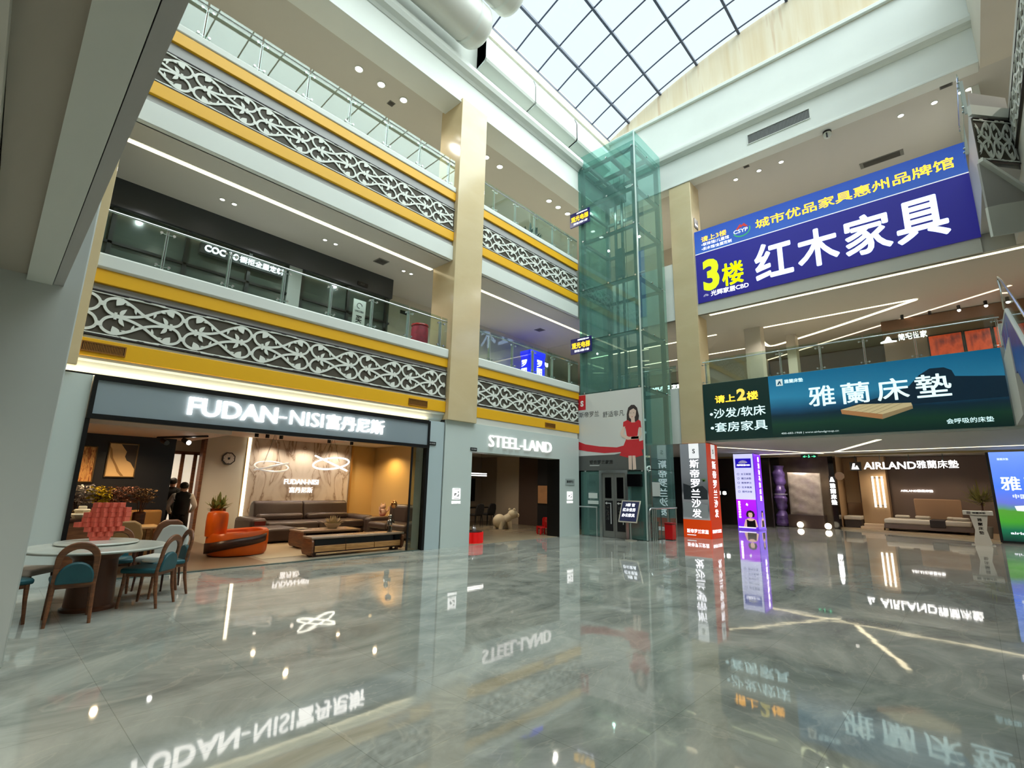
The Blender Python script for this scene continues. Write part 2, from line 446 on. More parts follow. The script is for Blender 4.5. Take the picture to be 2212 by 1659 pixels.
def spline(pts, k=6, closed=False):
    P = [Vector(p) for p in pts]; n = len(P); out = []
    for i in range(n if closed else n - 1):
        p0 = P[(i - 1) % n] if (i or closed) else P[0]; p1 = P[i]; p2 = P[(i + 1) % n]; p3 = P[(i + 2) % n] if (i + 2 < n or closed) else P[-1]
        for j in range(k):
            t = j / k
            out.append(0.5 * ((2 * p1) + (p2 - p0) * t + (2 * p0 - 5 * p1 + 4 * p2 - p3) * t * t + (3 * p1 - p0 - 3 * p2 + p3) * t ** 3))
    if not closed: out.append(P[-1])
    return out
# ================================================================ THE SETTING
XW, YN, XE = -10.45, 17.6, 1.62
struct('floor', B(-18.5, 9, -8, 30.5, -0.2, 0), FLOORM)
# ground floor finishes inside the shops
struct('floor_shop_timber', B(-18, -10.5, -1.5, 4.35, 0, 0.012), mat('brown_shop_floor', rgb(110, 88, 66), 0.4, vary=0.1, vscale=2))
struct('floor_shop_stone', B(-18, -10.5, 4.35, 8.0, 0, 0.012), mat('taupe_shop_floor', rgb(146, 136, 118), 0.35, vary=0.05, vscale=2))
struct('floor_steel_shop', B(-18, -10.5, 8.6, 17.0, 0, 0.008), mat('tan_shop_floor', rgb(150, 136, 112), 0.25, vary=0.06, vscale=2))

# west wing slabs (their undersides are the ceilings)
SHOPC = mat('shop_ceiling_paint', rgb(208, 180, 158), 0.7)
struct('ceiling_shop', B(-18.2, -10.6, -2, 8.55, 3.0, 3.2), SHOPC)
struct('ceiling_steel_shop', B(-18.2, -10.6, 8.56, 17.4, 3.0, 3.2), CEIL)
struct('slab_west_second', B(-18.2, -10.62, -2, 17.63, 3.2, 5.1), CEIL)
struct('slab_west_third', B(-18.2, -10.56, -2, 17.63, 8.1, 10.15), CEILW)
struct('ceiling_west_top', B(-18.2, -10.5, -2, 17.63, 13.62, 14.0), CEILW)
# north wing
struct('ceiling_back_hall', B(-18.2, 9, 17.66, 25.4, 3.3, 5.1), CEIL)
struct('slab_north_second', B(-18.2, 9, 25.4, 30.4, 3.42, 5.1), CEIL)
struct('slab_north_third', B(-18.2, 9, 17.66, 20.6, 8.1, 10.15), CEILW)
struct('slab_north_rear', B(-18.2, 9, 20.6, 30.4, 8.3, 10.15), CEILW)
struct('ceiling_north_top', B(-18.2, 9, 17.66, 30.4, 13.75, 14.1), CEILW)
# outer walls
struct('wall_west', B(-18.5, -18.2, -8, 30.5, 0, 17.5), CREAM)
struct('wall_south', B(-18.5, 9, -8.3, -8, 0, 17.5), CREAM)
struct('wall_east', B(9, 9.3, -8.3, 30.7, 0, 17.5), CREAM)
struct('wall_north', B(-18.5, 9, 30.5, 30.8, 0, 14.2), CREAM)
# gallery back walls, west
struct('wall_gallery_dark', B(-13.25, -13.0, -1.0, 8.25, 7.45, 8.1), DARKGREY)
struct('wall_gallery_glazed', B(-13.6, -13.15, -1.0, 8.25, 5.1, 7.45), mat('dark_shopfront_glass', rgb(66, 76, 70), 0.12, spec=0.6))
struct('wall_gallery_cream', B(-14.4, -14.1, 8.25, 17.6, 5.1, 8.1), CREAM)
struct('wall_gallery_return', B(-14.3, -13.25, 8.2, 8.35, 5.1, 8.1), CREAM)
struct('wall_gallery_top', B(-14.8, -14.5, -2, 17.6, 10.15, 13.7), CREAM)
# gallery back walls, north
WALNUT = mat('walnut_panel', rgb(112, 84, 62), 0.5, vary=0.1, vscale=1)
struct('wall_back_gallery', B(-7.0, 9, 27.2, 27.5, 5.1, 8.3), WALNUT)
struct('wall_back_gallery_pale', B(-18, -7.0, 26.6, 26.9, 5.1, 8.3), CREAM)
struct('wall_back_top', B(-18, 9, 22.4, 22.7, 10.15, 13.75), mat('tan_paint', rgb(186, 178, 162), 0.7))
struct('wall_back_top_side', B(1.45, 1.62, 18.6, 22.4, 10.15, 13.75), WHITE)

# marble columns on white clad bases
def column(name, x0, x1, y0, y1, z0, z1, m):
    return struct(name, B(x0, x1, y0, y1, z0, z1), m, bevel=0.012)
column('column_west', -11.35, -10.33, 8.57, 9.65, 3.38, 13.62, MARBLE)
column('column_corner', -11.35, -10.33, -0.25, 0.86, 3.38, 13.62, MARBLE)
column('column_north', -7.72, -6.84, 17.55, 18.4, 3.28, 13.78, MARBLE)
column('column_near', -7.6, -6.3, -1.1, 0.452, 0, 5.4, mat('grey_white_cladding', rgb(196, 202, 198), 0.45))

# fascia bands of the galleries: white, yellow, grey
tn = [0]
def band(x0, x1, y0, y1, z0, z1, m, bevel=0.01):
    tn[0] += 1
    return struct('trim_%d' % tn[0], B(x0, x1, y0, y1, z0, z1), m, bevel=bevel)
for (y0, y1) in ((-0.4, 8.565), (9.655, 14.93)):
    band(-10.62, -10.44, y0, y1, 3.58, 3.88, YELLOW)
    band(-10.62, -10.47, y0, y1, 3.88, 3.935, WHITE)
    band(-10.62, -10.50, y0, y1, 4.735, 4.85, GREYB)
    band(-10.62, -10.44, y0, y1, 4.85, 5.10, YELLOW)
    band(-10.62, -10.40, y0, y1, 5.10, 5.38, WHITE, 0.04)
    band(-10.60, -10.44, y0, y1, 8.1, 8.55, WHITE)
    band(-10.60, -10.50, y0, y1, 8.55, 8.72, GREYB)
    band(-10.60, -10.44, y0, y1, 8.72, 9.0, YELLOW)
    band(-10.60, -10.50, y0, y1, 9.76, 10.03, GREYB)
    band(-10.60, -10.44, y0, y1, 10.03, 10.29, YELLOW)
    band(-10.60, -10.42, y0, y1, 10.29, 10.47, WHITE, 0.03)
# moulded cove over the first shop front, washed by its hidden strip
m = MB()
m.prism([(-10.7, 3.2), (-10.7, 3.6), (-10.47, 3.6), (-10.47, 3.53), (-10.53, 3.50), (-10.56, 3.40), (-10.63, 3.34), (-10.63, 3.2)], (0, 8.56, 0), X_, Z_, 8.9)
struct('trim_cove', m, WHITE)

# upper storey beams with cornices, under the skylight
def upper_west(y0, y1):
    struct('beam_west', B(-11.2, -10.45, y0, y1, 13.56, 14.45), WHITE)
    band(-11.2, -10.40, y0, y1, 13.50, 13.56, WHITE)
    mm = MB().prism([(-11.2, 14.45), (-10.42, 14.45), (-10.36, 14.52), (-10.22, 14.58), (-10.16, 14.70), (-10.16, 14.84), (-11.2, 14.84)], (0, y1, 0), X_, Z_, y1 - y0)
    struct('cornice_west', mm, WHITE)
    struct('wall_west_upper', B(-11.2, -10.52, y0, y1, 14.84, 17.0), WHITE)
    band(-11.2, -10.46, y0, y1, 17.0, 17.56, CREAM, 0.02)
upper_west(-0.5, 17.62)
struct('beam_north', B(-10.5, 9, 17.6, 18.0, 13.82, 14.98), WHITE)
band(-10.5, 1.62, 17.52, 18.0, 13.74, 13.82, WHITE)
m = MB().prism([(18.0, 14.98), (17.57, 14.98), (17.50, 15.04), (17.40, 15.08), (17.36, 15.2), (17.36, 15.3), (18.0, 15.3)], (9, 0, 0), -Y_, Z_, 0.0) if False else MB()
m.prism([(-18.0, 14.98), (-17.57, 14.98), (-17.50, 15.04), (-17.40, 15.08), (-17.36, 15.2), (-17.36, 15.3), (-18.0, 15.3)], (-10.5, 0, 0), -Y_, Z_, -19.5)
struct('cornice_north', m, WHITE)
struct('wall_north_upper', B(-10.5, 9, 17.62, 18.0, 15.3, 17.22), WHITE)
band(-10.5, 9, 17.5, 18.0, 17.22, 17.36, WHITE)
# the gable below the glass vault: stained cream render
AX, AZ, AR = -1.0, 19.6, 22.5
def arch_z(x):
    return AZ - AR + math.sqrt(AR * AR - (x - AX) ** 2)
AW = 9.62
def gable(name, y, m):
    pts = [(AX - AW, 17.2), (AX + AW, 17.2)] + [(AX + AW - 2 * AW * k / 40, arch_z(AX + AW - 2 * AW * k / 40) - 0.04) for k in range(41)]
    return struct(name, MB().prism(pts, (0, y, 0), X_, Z_, 0.2), m)
STAINED = ramp_mat('stained_render', [(0.0, rgb(206, 176, 138)), (0.35, rgb(218, 200, 166)), (0.62, rgb(226, 214, 188)), (0.8, rgb(196, 158, 118))], None, 0.8, (3.5, 3.5, 0.25), nscale=1.0, distort=0.3, coord='Object')
gable('wall_gable', 17.82, STAINED)
gable('wall_gable_south', 0.3, CREAM)
struct('wall_south_upper', B(-10.5, 9, 0.1, 0.3, 13.6, 17.2), WHITE)
struct('wall_east_upper', B(1.62, 1.9, 0.1, 17.6, 13.9, 17.4), CREAM)
struct('roof_east', B(1.62, 9, 0.1, 17.6, 13.56, 13.9), CREAM)
struct('roof_south', B(-18.2, 9, -8, 0.1, 13.6, 14.0), CEILW)

# south wing right over the camera: slab, beam and fascia
def sloped(name, ya, yb, z0, z1, m):
    """bar along x whose edges drift slightly with x"""
    pts = [(9, ya - 0.11), (9, yb - 0.11), (-6.45, yb + 0.02), (-6.45, ya + 0.02)]
    return struct(name, MB().prism(pts, (0, 0, z0), X_, Y_, z1 - z0), m)
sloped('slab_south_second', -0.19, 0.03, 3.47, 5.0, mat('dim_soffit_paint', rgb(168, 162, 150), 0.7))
struct('slab_south_rear', B(-18.2, 9, -8, -0.2, 3.40, 5.1), CEIL)
sloped('beam_south', 0.03, 0.212, 3.42, 4.8, WHITE)
sloped('trim_south_fascia', 0.218, 0.29, 3.43, 5.3, GREYB)
struct('slab_south_third', B(-18.2, 9, -8, 0.1, 8.3, 10.2), CEIL)
# east wing beside the camera
struct('slab_east_second', B(1.62, 9, 0.3, 17.6, 3.4, 5.1), CEIL)
struct('slab_east_third', B(1.62, 9, 0.3, 17.6, 8.1, 10.15), CEIL)
struct('slab_landing', MB().prism([(1.0, 13.66), (1.62, 14.42), (1.62, 17.6), (1.0, 17.6)], (0, 0, 8.6), X_, Y_, 1.82), GREYB)
LD = Vector((.66, .75, 0)).normalized(); LN = LD.cross(Z_); LO = Vector((.96, 13.5, 0))
LP = lambda pts, d, o=0.0: MB().prism(pts, LO + LN * o, LD, Z_, d)
struct('trim_landing', LP([(-.02, 9.74), (1.0, 9.74), (1.0, 9.98), (-.02, 9.98)], .08, -.03), WHITE)
struct('trim_landing_edge', LP([(-.04, 8.56), (1.05, 7.86), (1.05, 7.94), (-.04, 8.64)], .10, .0), WHITE)
struct('wall_landing_side', LP([(-.04, 8.56), (1.05, 7.86), (1.05, 7.80), (.3, 7.62), (-.04, 7.52)], .04, -.03), GREYB)
struct('slab_landing_soffit', LP([(-.04, 7.52), (.3, 7.62), (1.05, 7.80), (1.05, 7.12), (-.04, 6.86)], .05, -.04), WHITE)
struct('slab_landing_lower', B(0.98, 1.62, 15.2, 17.6, 3.36, 5.1), CEIL)
# north fascias behind and beside the banners
struct('trim_north_third', B(-6.84, 0.98, 17.6, 17.72, 8.1, 10.5), mat('fascia_paint', rgb(206, 204, 192), 0.55))
struct('trim_north_second', B(-6.84, 9, 17.62, 17.72, 3.3, 5.42), WHITE)
struct('trim_north_low', B(-10.5, -7.72, 17.62, 17.72, 3.3, 5.4), WHITE)
struct('trim_north_mid', B(-10.5, -7.72, 17.62, 17.72, 8.1, 10.45), WHITE)
band(0.98, 1.62, 17.4, 17.62, 5.42, 6.0, WHITE)

# ground floor, west: cladding round the shop openings
struct('wall_shop_pier', B(-10.95, -10.44, 0.3, 1.1, 0, 3.27), PANELW)
struct('wall_shop_pier_inner', B(-10.95, -10.44, 8.04, 8.555, 0, 3.3), PANELB)
struct('wall_steel_west', B(-10.9, -10.42, 8.585, 9.6, 0, 3.38), PANELW)
struct('wall_steel_east', B(-10.9, -10.42, 13.72, 14.86, 0, 3.38), PANELW)
struct('wall_steel_header', B(-10.9, -10.42, 9.6, 13.72, 2.58, 3.38), PANELW)
band(-10.9, -10.46, 9.65, 14.86, 3.38, 3.6, CEIL)
band(-10.9, -10.46, 8.555, 8.585, 0, 3.38, BLACK)
# first shop, inside
struct('wall_shop_back_cream', B(-17.3, -17.0, 4.72, 5.86, 0, 3.0), CREAM)
struct('trim_shop_post', B(-17.3, -16.98, 4.64, 4.72, 0, 3.0), WOOD)
struct('ceiling_dining_corner', B(-13.3, -10.62, -1.5, 3.35, 2.5, 2.99), SHOPC)
struct('wall_shop_marble', B(-17.3, -16.97, 5.98, 9.5, 0, 3.0), VEINED)
SANDY = mat('ochre_wall', rgb(196, 164, 104), 0.6)
struct('wall_shop_back_ochre', B(-17.3, -17.02, 9.62, 10.6, 0, 3.0), SANDY)
struct('wall_shop_side_ochre', B(-17.2, -14.2, 10.55, 10.75, 0, 3.0), SANDY)
struct('wall_shop_side_dark', MB().prism([(-14.2, 10.55), (-10.62, 9.5), (-10.62, 9.58), (-14.2, 10.7)], (0, 0, 0), X_, Y_, 3.0), DARKWALL)
struct('wall_shop_divider', B(-10.62, -10.5, 8.56, 9.58, 0, 3.0), DARKWALL)
struct('wall_shop_dark', B(-13.3, -13.0, -1.5, 3.0, 0, 2.5), DARKWALL)
struct('wall_shop_south', B(-18.2, -10.6, -1.7, -1.5, 0, 3.0), DARKWALL)
struct('trim_marble_edge', B(-17.0, -16.9, 9.5, 9.56, 0, 3.0), mat('brass_trim', rgb(190, 150, 90), 0.3, metal=0.8))
# second shop, inside
struct('wall_steel_back', B(-18.1, -17.6, 10.2, 17.2, 0, 3.0), mat('taupe_wall', rgb(150, 138, 120), 0.7))
struct('wall_steel_beige', B(-16.4, -14.97, 16.72, 17.0, 0, 3.0), mat('beige_wall', rgb(186, 172, 150), 0.7))
struct('wall_steel_brown', B(-14.97, -13.3, 16.70, 17.0, 0, 3.0), mat('brown_wall', rgb(84, 66, 56), 0.6))
struct('wall_steel_far', B(-18.0, -16.4, 16.9, 17.1, 0, 3.0), mat('taupe_wall', rgb(150, 138, 120), 0.7))
struct('wall_steel_shelving', B(-13.3, -12.6, 16.0, 16.9, 0, 3.0), DARKWALL)
struct('trim_steel_reveal', B(-10.95, -10.43, 13.695, 13.72, 0, 2.58), BLACK)
# back hall, ground floor
struct('wall_hall_dark', B(-9.9, -7.2, 26.2, 26.4, 0, 3.4), mat('bronze_dark', rgb(50, 42, 36), 0.3))
struct('wall_hall_corner', B(-18, -9.9, 24.6, 24.8, 0, 3.3), DARKWALL)
struct('wall_hall_stone', B(-7.2, -4.98, 27.95, 28.15, 0, 3.4), mat('brown_stone', rgb(120, 102, 84), 0.25, vary=0.2, vscale=2))
struct('wall_airland_pier', B(-4.98, -4.76, 27.55, 28.1, 0, 3.4), BLACKG)
struct('wall_airland_back', B(-4.2, 3.5, 30.1, 30.3, 0, 3.4), mat('mauve_brown_wall', rgb(112, 94, 84), 0.6))
struct('wall_airland_side', B(-4.8, -4.2, 30.15, 30.3, 0, 3.4), mat('warm_beige_wall', rgb(182, 150, 112), 0.6))
struct('wall_airland_pilaster', B(-4.05, -3.0, 29.3, 30.1, 0, 3.4), mat('warm_beige_wall', rgb(182, 150, 112), 0.6))
struct('wall_airland_left', B(-5.0, -4.8, 28.1, 30.3, 0, 3.4), mat('warm_beige_wall', rgb(182, 150, 112), 0.6))
m = MB().prism([(-4.9, 27.85), (0.5, 25.75), (3.5, 25.75), (3.5, 30.2), (-4.9, 30.2)], (0, 0, 0), X_, Y_, 0.07)
struct('floor_airland_platform', m, mat('beige_platform', rgb(170, 150, 120), 0.3))
struct('trim_hall_ceiling', B(-9.9, 9, 25.4, 25.5, 3.22, 3.45), mat('gold_beige_trim', rgb(170, 150, 100), 0.4))

# ---------------------------------------------------------------- skylight
w = thing('window_1', 'arched glass skylight with dark steel bars over the atrium', 'skylight', (AX, 9, 17.5))
del w['category']; w['kind'] = 'structure'
BARM = mat('skylight_bar', rgb(70, 78, 100), 0.5)
xs = [AX - AW + 0.12, -9.45, -7.9, -6.27, -4.57, -2.86, -1.15, 0.56, 2.2, 3.9, 5.6, 7.2, AX + AW - 0.12]
for x in xs:
    z = arch_z(x)
    obj('mullion', B(x - 0.045, x + 0.045, 0.3, 17.9, z - 0.1, z), BARM, w)
y = 17.42
while y > 0.4:
    pts = [(AX - AW + 2 * AW * k / 28, y, arch_z(AX - AW + 2 * AW * k / 28) - 0.03) for k in range(29)]
    obj('glazing_bar', MB().tube(pts, 0.028, 6), BARM, w)
    y -= 1.257
vs = []; fs = []
for k in range(41):
    x = AX - AW + 2 * AW * k / 40
    vs += [(x, 0.3, arch_z(x) + 0.02), (x, 17.9, arch_z(x) + 0.02)]
for k in range(40):
    fs.append((2 * k, 2 * k + 2, 2 * k + 3, 2 * k + 1))
obj('pane', MB().add(vs, fs), SKYG, w)
# ================================================================ GALLERY FITTINGS
# lattice panels: white scrollwork of looping vines and leaves over a brown backing
MOT = 1.206
def stroke(mb, pts, wd, F, n, closed=False):
    P = [Vector((p[0], p[1], 0)) for p in pts]; k = len(P); L = []; R = []
    for i in range(k):
        a = P[(i - 1) % k] if (i or closed) else P[0]; b = P[(i + 1) % k] if (i < k - 1 or closed) else P[-1]
        t = (b - a).normalized(); q = Vector((-t.y, t.x, 0)) * wd * 0.5
        L.append(P[i] + q); R.append(P[i] - q)
    vs = [F(p.x, p.y, n + .0024 * i / k) for i, p in enumerate(L)] + [F(p.x, p.y, n + .0024 * i / k) for i, p in enumerate(R)] + [F(p.x, p.y, 0.004) for p in L] + [F(p.x, p.y, 0.004) for p in R]
    fs = []
    for i in range(k if closed else k - 1):
        j = (i + 1) % k
        fs += [(i, k + i, k + j, j), (i, j, 2 * k + j, 2 * k + i), (k + i, 3 * k + i, 3 * k + j, k + j)]
    mb.add(vs, fs)
def flat_leaf(mb, a, b, w, F, n, curve=0.0):
    A, Bv = Vector((a[0], a[1], 0)), Vector((b[0], b[1], 0)); d = Bv - A; q = Vector((-d.y, d.x, 0)).normalized()
    up_, lo = [], []
    for i in range(7):
        f = i / 6; ww = w * 0.5 * (math.sin(PI * f ** 0.75)); c = A + d * f + q * curve * math.sin(PI * f)
        up_.append(c + q * ww); lo.append(c - q * ww)
    pts = lo + up_[-2:0:-1]; k = len(pts)
    mb.add([F(p.x, p.y, n) for p in pts] + [F(p.x, p.y, 0.004) for p in pts], [tuple(range(k))] + [(i, k + i, k + (i + 1) % k, (i + 1) % k) for i in range(k)])
LOOP = spline([(.2, .388), (.4, .405), (.6, .475), (.8, .60), (.98, .672), (1.12, .635), (1.176, .545), (1.12, .435), (1.0, .388), (.8, .405), (.6, .475), (.4, .60), (.22, .672), (.08, .635), (.024, .545), (.08, .435)], 4, True)
LEAVES = [((.27, .69), (.185, .55), .12, 0), ((.26, .395), (.34, .52), .065, .01), ((.45, .575), (.475, .465), .04, 0), ((.30, .70), (.575, .715), .05, .018), ((.40, .625), (.30, .60), .03, 0.01)]
def lattice_panel(label, O, U, H, u0, u1, phase, group, N=None):
    """panel along U from u0 to u1, height H; phase = where a knot line of the pattern falls"""
    O, U = Vector(O), Vector(U); N = U.cross(Z_).normalized(); sc = H / 0.75
    t = thing('lattice_panel', label, 'lattice panel', O + U * u0, group)
    F0 = lambda u, v, n: O + U * u + Z_ * (v * sc) + N * n
    obj('backing', MB().prism([(u0, 0), (u1, 0), (u1, H), (u0, H)], O - N * 0.02, U, Z_, 0.02), DARKB, t)
    fr = MB()
    for v0, v1, d in ((0, .022, .03), (H - .022, H, .03)):
        fr.prism([(u0, v0), (u1, v0), (u1, v1), (u0, v1)], O, U, Z_, d)
    obj('frame', fr, DARKL, t)
    s = MB()
    k0 = math.floor((u0 - phase) / MOT)
    u = phase + k0 * MOT
    while u < u1:
        for mv in (0, 1):
            for q in ([LOOP]):
                F = (lambda uu, vv, n, u=u, mv=mv: F0(u + uu, (0.75 - vv) if mv else vv, n))
                pts = [p for p in q]
                if u >= u0 - 0.01 and u + MOT <= u1 + 0.01:
                    stroke(s, pts, .044, F, .022 + .0008 * mv, True)
                else:
                    run = []
                    for p in pts + [pts[0]]:
                        if u0 + .02 < u + p[0] < u1 - .02: run.append(p)
                        else:
                            if len(run) > 1: stroke(s, run, .044, F, .022 + .0008 * mv)
                            run = []
                    if len(run) > 1: stroke(s, run, .044, F, .022 + .0008 * mv)
            for mu in (0, 1):
                for i, (a, b, w, c) in enumerate(LEAVES):
                    g = (lambda uu, vv, n, u=u, mv=mv, mu=mu: F0(u + (MOT - uu if mu else uu), (0.75 - vv) if mv else vv, n))
                    uu = u + (MOT - b[0] if mu else b[0]); ua = u + (MOT - a[0] if mu else a[0])
                    if u0 + .03 < min(uu, ua) and max(uu, ua) < u1 - .03:
                        flat_leaf(s, a, b, w, g, .024 + .0006 * i, c)
            for cu in (.2, 1.006):
                if u0 + .05 < u + cu < u1 - .05 and mv == 0:
                    stroke(s, [(cu, .315), (cu, .435)], .04, F, .027)
            if u0 + .1 < u < u1 - .1:
                stroke(s, [(-.05, .545), (.05, .545)], .075, F, .026)
        u += MOT
    for v0, v1 in ((.03, .05), (.70, .72)):
        stroke(s, [(u0, (v0 + v1) / 2 / 1), (u1, (v0 + v1) / 2)], .018, F0, .02)
    obj('scrollwork', s, LATT, t)
    return t
GL = 'scroll lattice panels of the galleries'
lattice_panel('long white vine lattice under the second floor railing, above the sofa shop sign', (-10.47, 0, 3.94), Y_, .79, .80, 8.56, 1.03, GL)
lattice_panel('white vine lattice on the second floor above the pale clad shop', (-10.47, 0, 3.94), Y_, .79, 9.655, 14.92, 9.50, GL)
lattice_panel('long white vine lattice on the third floor, between column and the near soffit', (-10.47, 0, 9.0), Y_, .75, .30, 8.56, 1.72, GL)
lattice_panel('white vine lattice on the third floor between marble column and glass lift', (-10.47, 0, 9.0), Y_, .75, 9.655, 14.92, 10.19, GL)
d = Vector((0.66, 0.75, 0)).normalized()
lattice_panel('short white lattice on the slanted corner of the third floor landing beside the blue banner', (0.97, 13.5, 8.62), d * .42, 1.06, 0.0, 2.26, -0.3, GL)
lattice_panel('white lattice running towards the viewer along the third floor east gallery', (1.60, 14.2, 9.0), -Y_, .75, 0.0, 12.0, 0.2, GL)
for k in range(2):
    pass

# railings: posts with clamps, panes, handrail
def railing(label, P0, P1, posts, zb, zt, group, end_gap=0.08):
    P0, P1 = Vector(P0), Vector(P1); U = (P1 - P0).normalized(); N = U.cross(Z_); L = (P1 - P0).length
    t = thing('glass_railing', label, 'railing', P0, group)
    A = lambda u, n, z: P0 + U * u + N * n + Z_ * (z - P0.z)
    obj('handrail', MB().tube([A(0.02, 0.05, zt - .03), A(L - .02, 0.05, zt - .03)], .019, 8), STEEL, t, smooth=True)
    for u in posts:
        p = MB()
        for s in (-.022, .012):
            p.prism([(u + s, zb - .06), (u + s + .012, zb - .06), (u + s + .012, zt - .06), (u + s, zt - .06)], P0 - N * .035 - Z_ * P0.z, U, Z_, .07)
        po = obj('post', p, SATIN, t)
        for z in (zb + .08, zt - .13):
            for q in (-1, 1):
                c = MB().tube([A(u, 0.03, z), A(u + q * .09, 0.05, z)], .009, 6)
                c.lathe([(.0, -.02), (.026, -.02), (.026, .02), (.0, .02)], A(u + q * .1, 0.05, z), 10, 'x' if abs(N.x) > .5 else 'y', cap=False)
                obj('clamp', c, STEEL, po, smooth=True)
    edges = [0] + list(posts) + [L]
    for a, b in zip(edges, edges[1:]):
        if b - a > .2:
            obj('pane', MB().prism([(a + .02, zb), (b - .02, zb), (b - .02, zt + .06), (a + .02, zt + .06)], P0 + N * .045 - Z_ * P0.z, U, Z_, .012), RAILG, t)
    return t
GR = 'glass railings of the galleries'
ps = [1.75 + 1.087 * k for k in range(7)]
railing('glass railing with steel posts on the second floor above the sofa shop sign', (-10.50, .6, 5.38), (-10.50, 8.5, 5.38), [p - .6 for p in ps], 5.36, 6.2, GR)
railing('glass railing on the second floor above the pale clad shop', (-10.50, 9.66, 5.38), (-10.50, 14.9, 5.38), [q - 9.66 for q in (10.22, 11.27, 12.3, 13.36, 14.4)], 5.36, 6.24, GR)
railing('long glass railing of the third floor above the sofa shop', (-10.50, .4, 10.47), (-10.50, 8.5, 10.47), [p - .4 for p in ps], 10.45, 11.28, GR)
railing('glass railing of the third floor between marble column and glass lift', (-10.50, 9.66, 10.47), (-10.50, 14.9, 10.47), [q - 9.66 for q in (10.22, 11.27, 12.3, 13.36, 14.4)], 10.45, 11.28, GR)
railing('glass railing above the green mattress banner on the back gallery', (-6.82, 17.66, 5.42), (1.06, 17.66, 5.42), [.12, 2.6, 3.75, 4.9, 6.1, 7.8], 5.40, 6.26, GR)
railing('short glass railing at the landing corner beside the blue banner', (0.97, 16.6, 10.45), (0.97, 14.2, 10.45), [.3, 2.2], 10.42, 11.3, GR)
railing('glass railing behind the lift on the second floor', (-10.4, 17.68, 5.42), (-7.8, 17.68, 5.42), [.3, 1.3, 2.3], 5.40, 6.24, GR)

# air grilles
def grille(label, O, U, w, h, n, mfr, msl, group=None, depth=.02):
    O, U = Vector(O), Vector(U); N = U.cross(Z_)
    t = thing('air_grille', label, 'air vent', O, group)
    f = MB()
    for a, b, c, e in ((0, w, 0, .02), (0, w, h - .02, h), (0, .02, .02, h - .02), (w - .02, w, .02, h - .02)):
        f.prism([(a, c), (b, c), (b, e), (a, e)], O, U, Z_, depth)
    obj('frame', f, mfr, t)
    obj('backing', MB().prism([(.01, .01), (w - .01, .01), (w - .01, h - .01), (.01, h - .01)], O, U, Z_, .004), msl[1], t)
    s = MB()
    for k in range(n):
        u = .03 + (w - .06) * (k + .5) / n
        s.prism([(u - .006, .02), (u + .006, .02), (u + .006, h - .02), (u - .006, h - .02)], O, U, Z_, .014)
    obj('louvre', s, msl[0], t)
    return t
BRZ = mat('bronze_grille', rgb(142, 92, 20), 0.5); BRZD = mat('bronze_grille_dark', rgb(58, 34, 10), 0.6)
GG = 'bronze grilles in the yellow band'
grille('bronze air grille in the yellow band by the near pillar', (-10.44, .86, 3.65), Y_, .6, .17, 26, BRZ, (BRZ, BRZD), GG)
grille('bronze air grille in the yellow band next to the marble column', (-10.44, 7.33, 3.63), Y_, .6, .17, 22, BRZ, (BRZ, BRZD), GG)
grille('bronze air grille in the yellow band above the white capital letters', (-10.44, 12.92, 3.63), Y_, .56, .15, 18, BRZ, (BRZ, BRZD), GG)
grille('long grey air grille in the white beam above the blue banner', (-4.6, 17.6, 14.26), X_, 2.05, .4, 46, WHITE, (mat('grey_slat', rgb(150, 152, 148), .5), mat('grey_dark', rgb(70, 72, 70), .6)), None, .03)

# small ceiling fittings
def downlight(label, x, y, z, r, group, m=DOWN):
    t = thing('downlight', label, 'downlight', (x, y, z), group)
    obj('trim_ring', MB().lathe([(r, 0), (r * 1.25, -.004), (r * 1.25, -.018), (r, -.022), (r * .96, -.004)], (x, y, z), 20, cap=False), WHITE, t, smooth=True)
    obj('lens', MB().lathe([(0.001, -.012), (r * .98, -.010), (r * .98, -.002), (0.001, -.002)], (x, y, z), 20, cap=False), m, t)
    return t
g = 'downlights in the top gallery ceiling over the west railing'
for nm, yy in (('first of three before the marble column', 5.8), ('middle of three before the marble column', 6.56), ('last of three, next to the marble column', 7.38), ('first of two just beyond the marble column', 11.06), ('second of two beyond the marble column', 11.79), ('first of three near the glass lift', 14.82), ('middle of three near the glass lift', 15.46), ('last of three, behind the glass lift', 16.15)):
    downlight('round top floor ceiling lamp, ' + nm, -11.83, yy, 13.62, .105, g)
g = 'downlights in the top ceiling behind the blue banner'
for nm, xx in (('beside the pale marble column', -5.43), ('second from the pale marble column', -4.57), ('third from the pale marble column', -3.79), ('before the ceiling vent by the landing', -.24), ('beside the ceiling vent by the landing', .6), ('at the edge of the upper east wall', 1.4)):
    downlight('small downlight above the blue banner, ' + nm, xx, 18.66, 13.75, .075, g)
g = 'small downlights in the second floor gallery ceiling'
for nm, yy in (('first of the pair above the white lit sign', 2.94), ('second of the pair above the white lit sign', 3.2), ('first of the pair midway along the dark fascia', 5.48), ('second of the pair midway along the dark fascia', 5.79), ('first of the pair by the marble column', 8.04), ('second of the pair by the marble column', 8.32)):
    downlight('tiny downlight in the second floor ceiling, ' + nm, -12.15, yy, 8.1, .05, g)
def ceiling_vent(label, x, y, z, w, h, group):
    t = thing('ceiling_vent', label, 'air vent', (x, y, z), group)
    obj('frame', B(x - w / 2, x + w / 2, y - h / 2, y + h / 2, z - .015, z), mat('vent_grey', rgb(120, 120, 112), .5), t)
    s = MB()
    for k in range(4):
        f = .42 - .1 * k
        s.box(x - w * f, x + w * f, y - h * f, y + h * f, z - .018 - .006 * k, z - .012 - .006 * k)
    obj('diffuser', s, mat('vent_dark', rgb(70, 68, 62), .6), t)
    return t
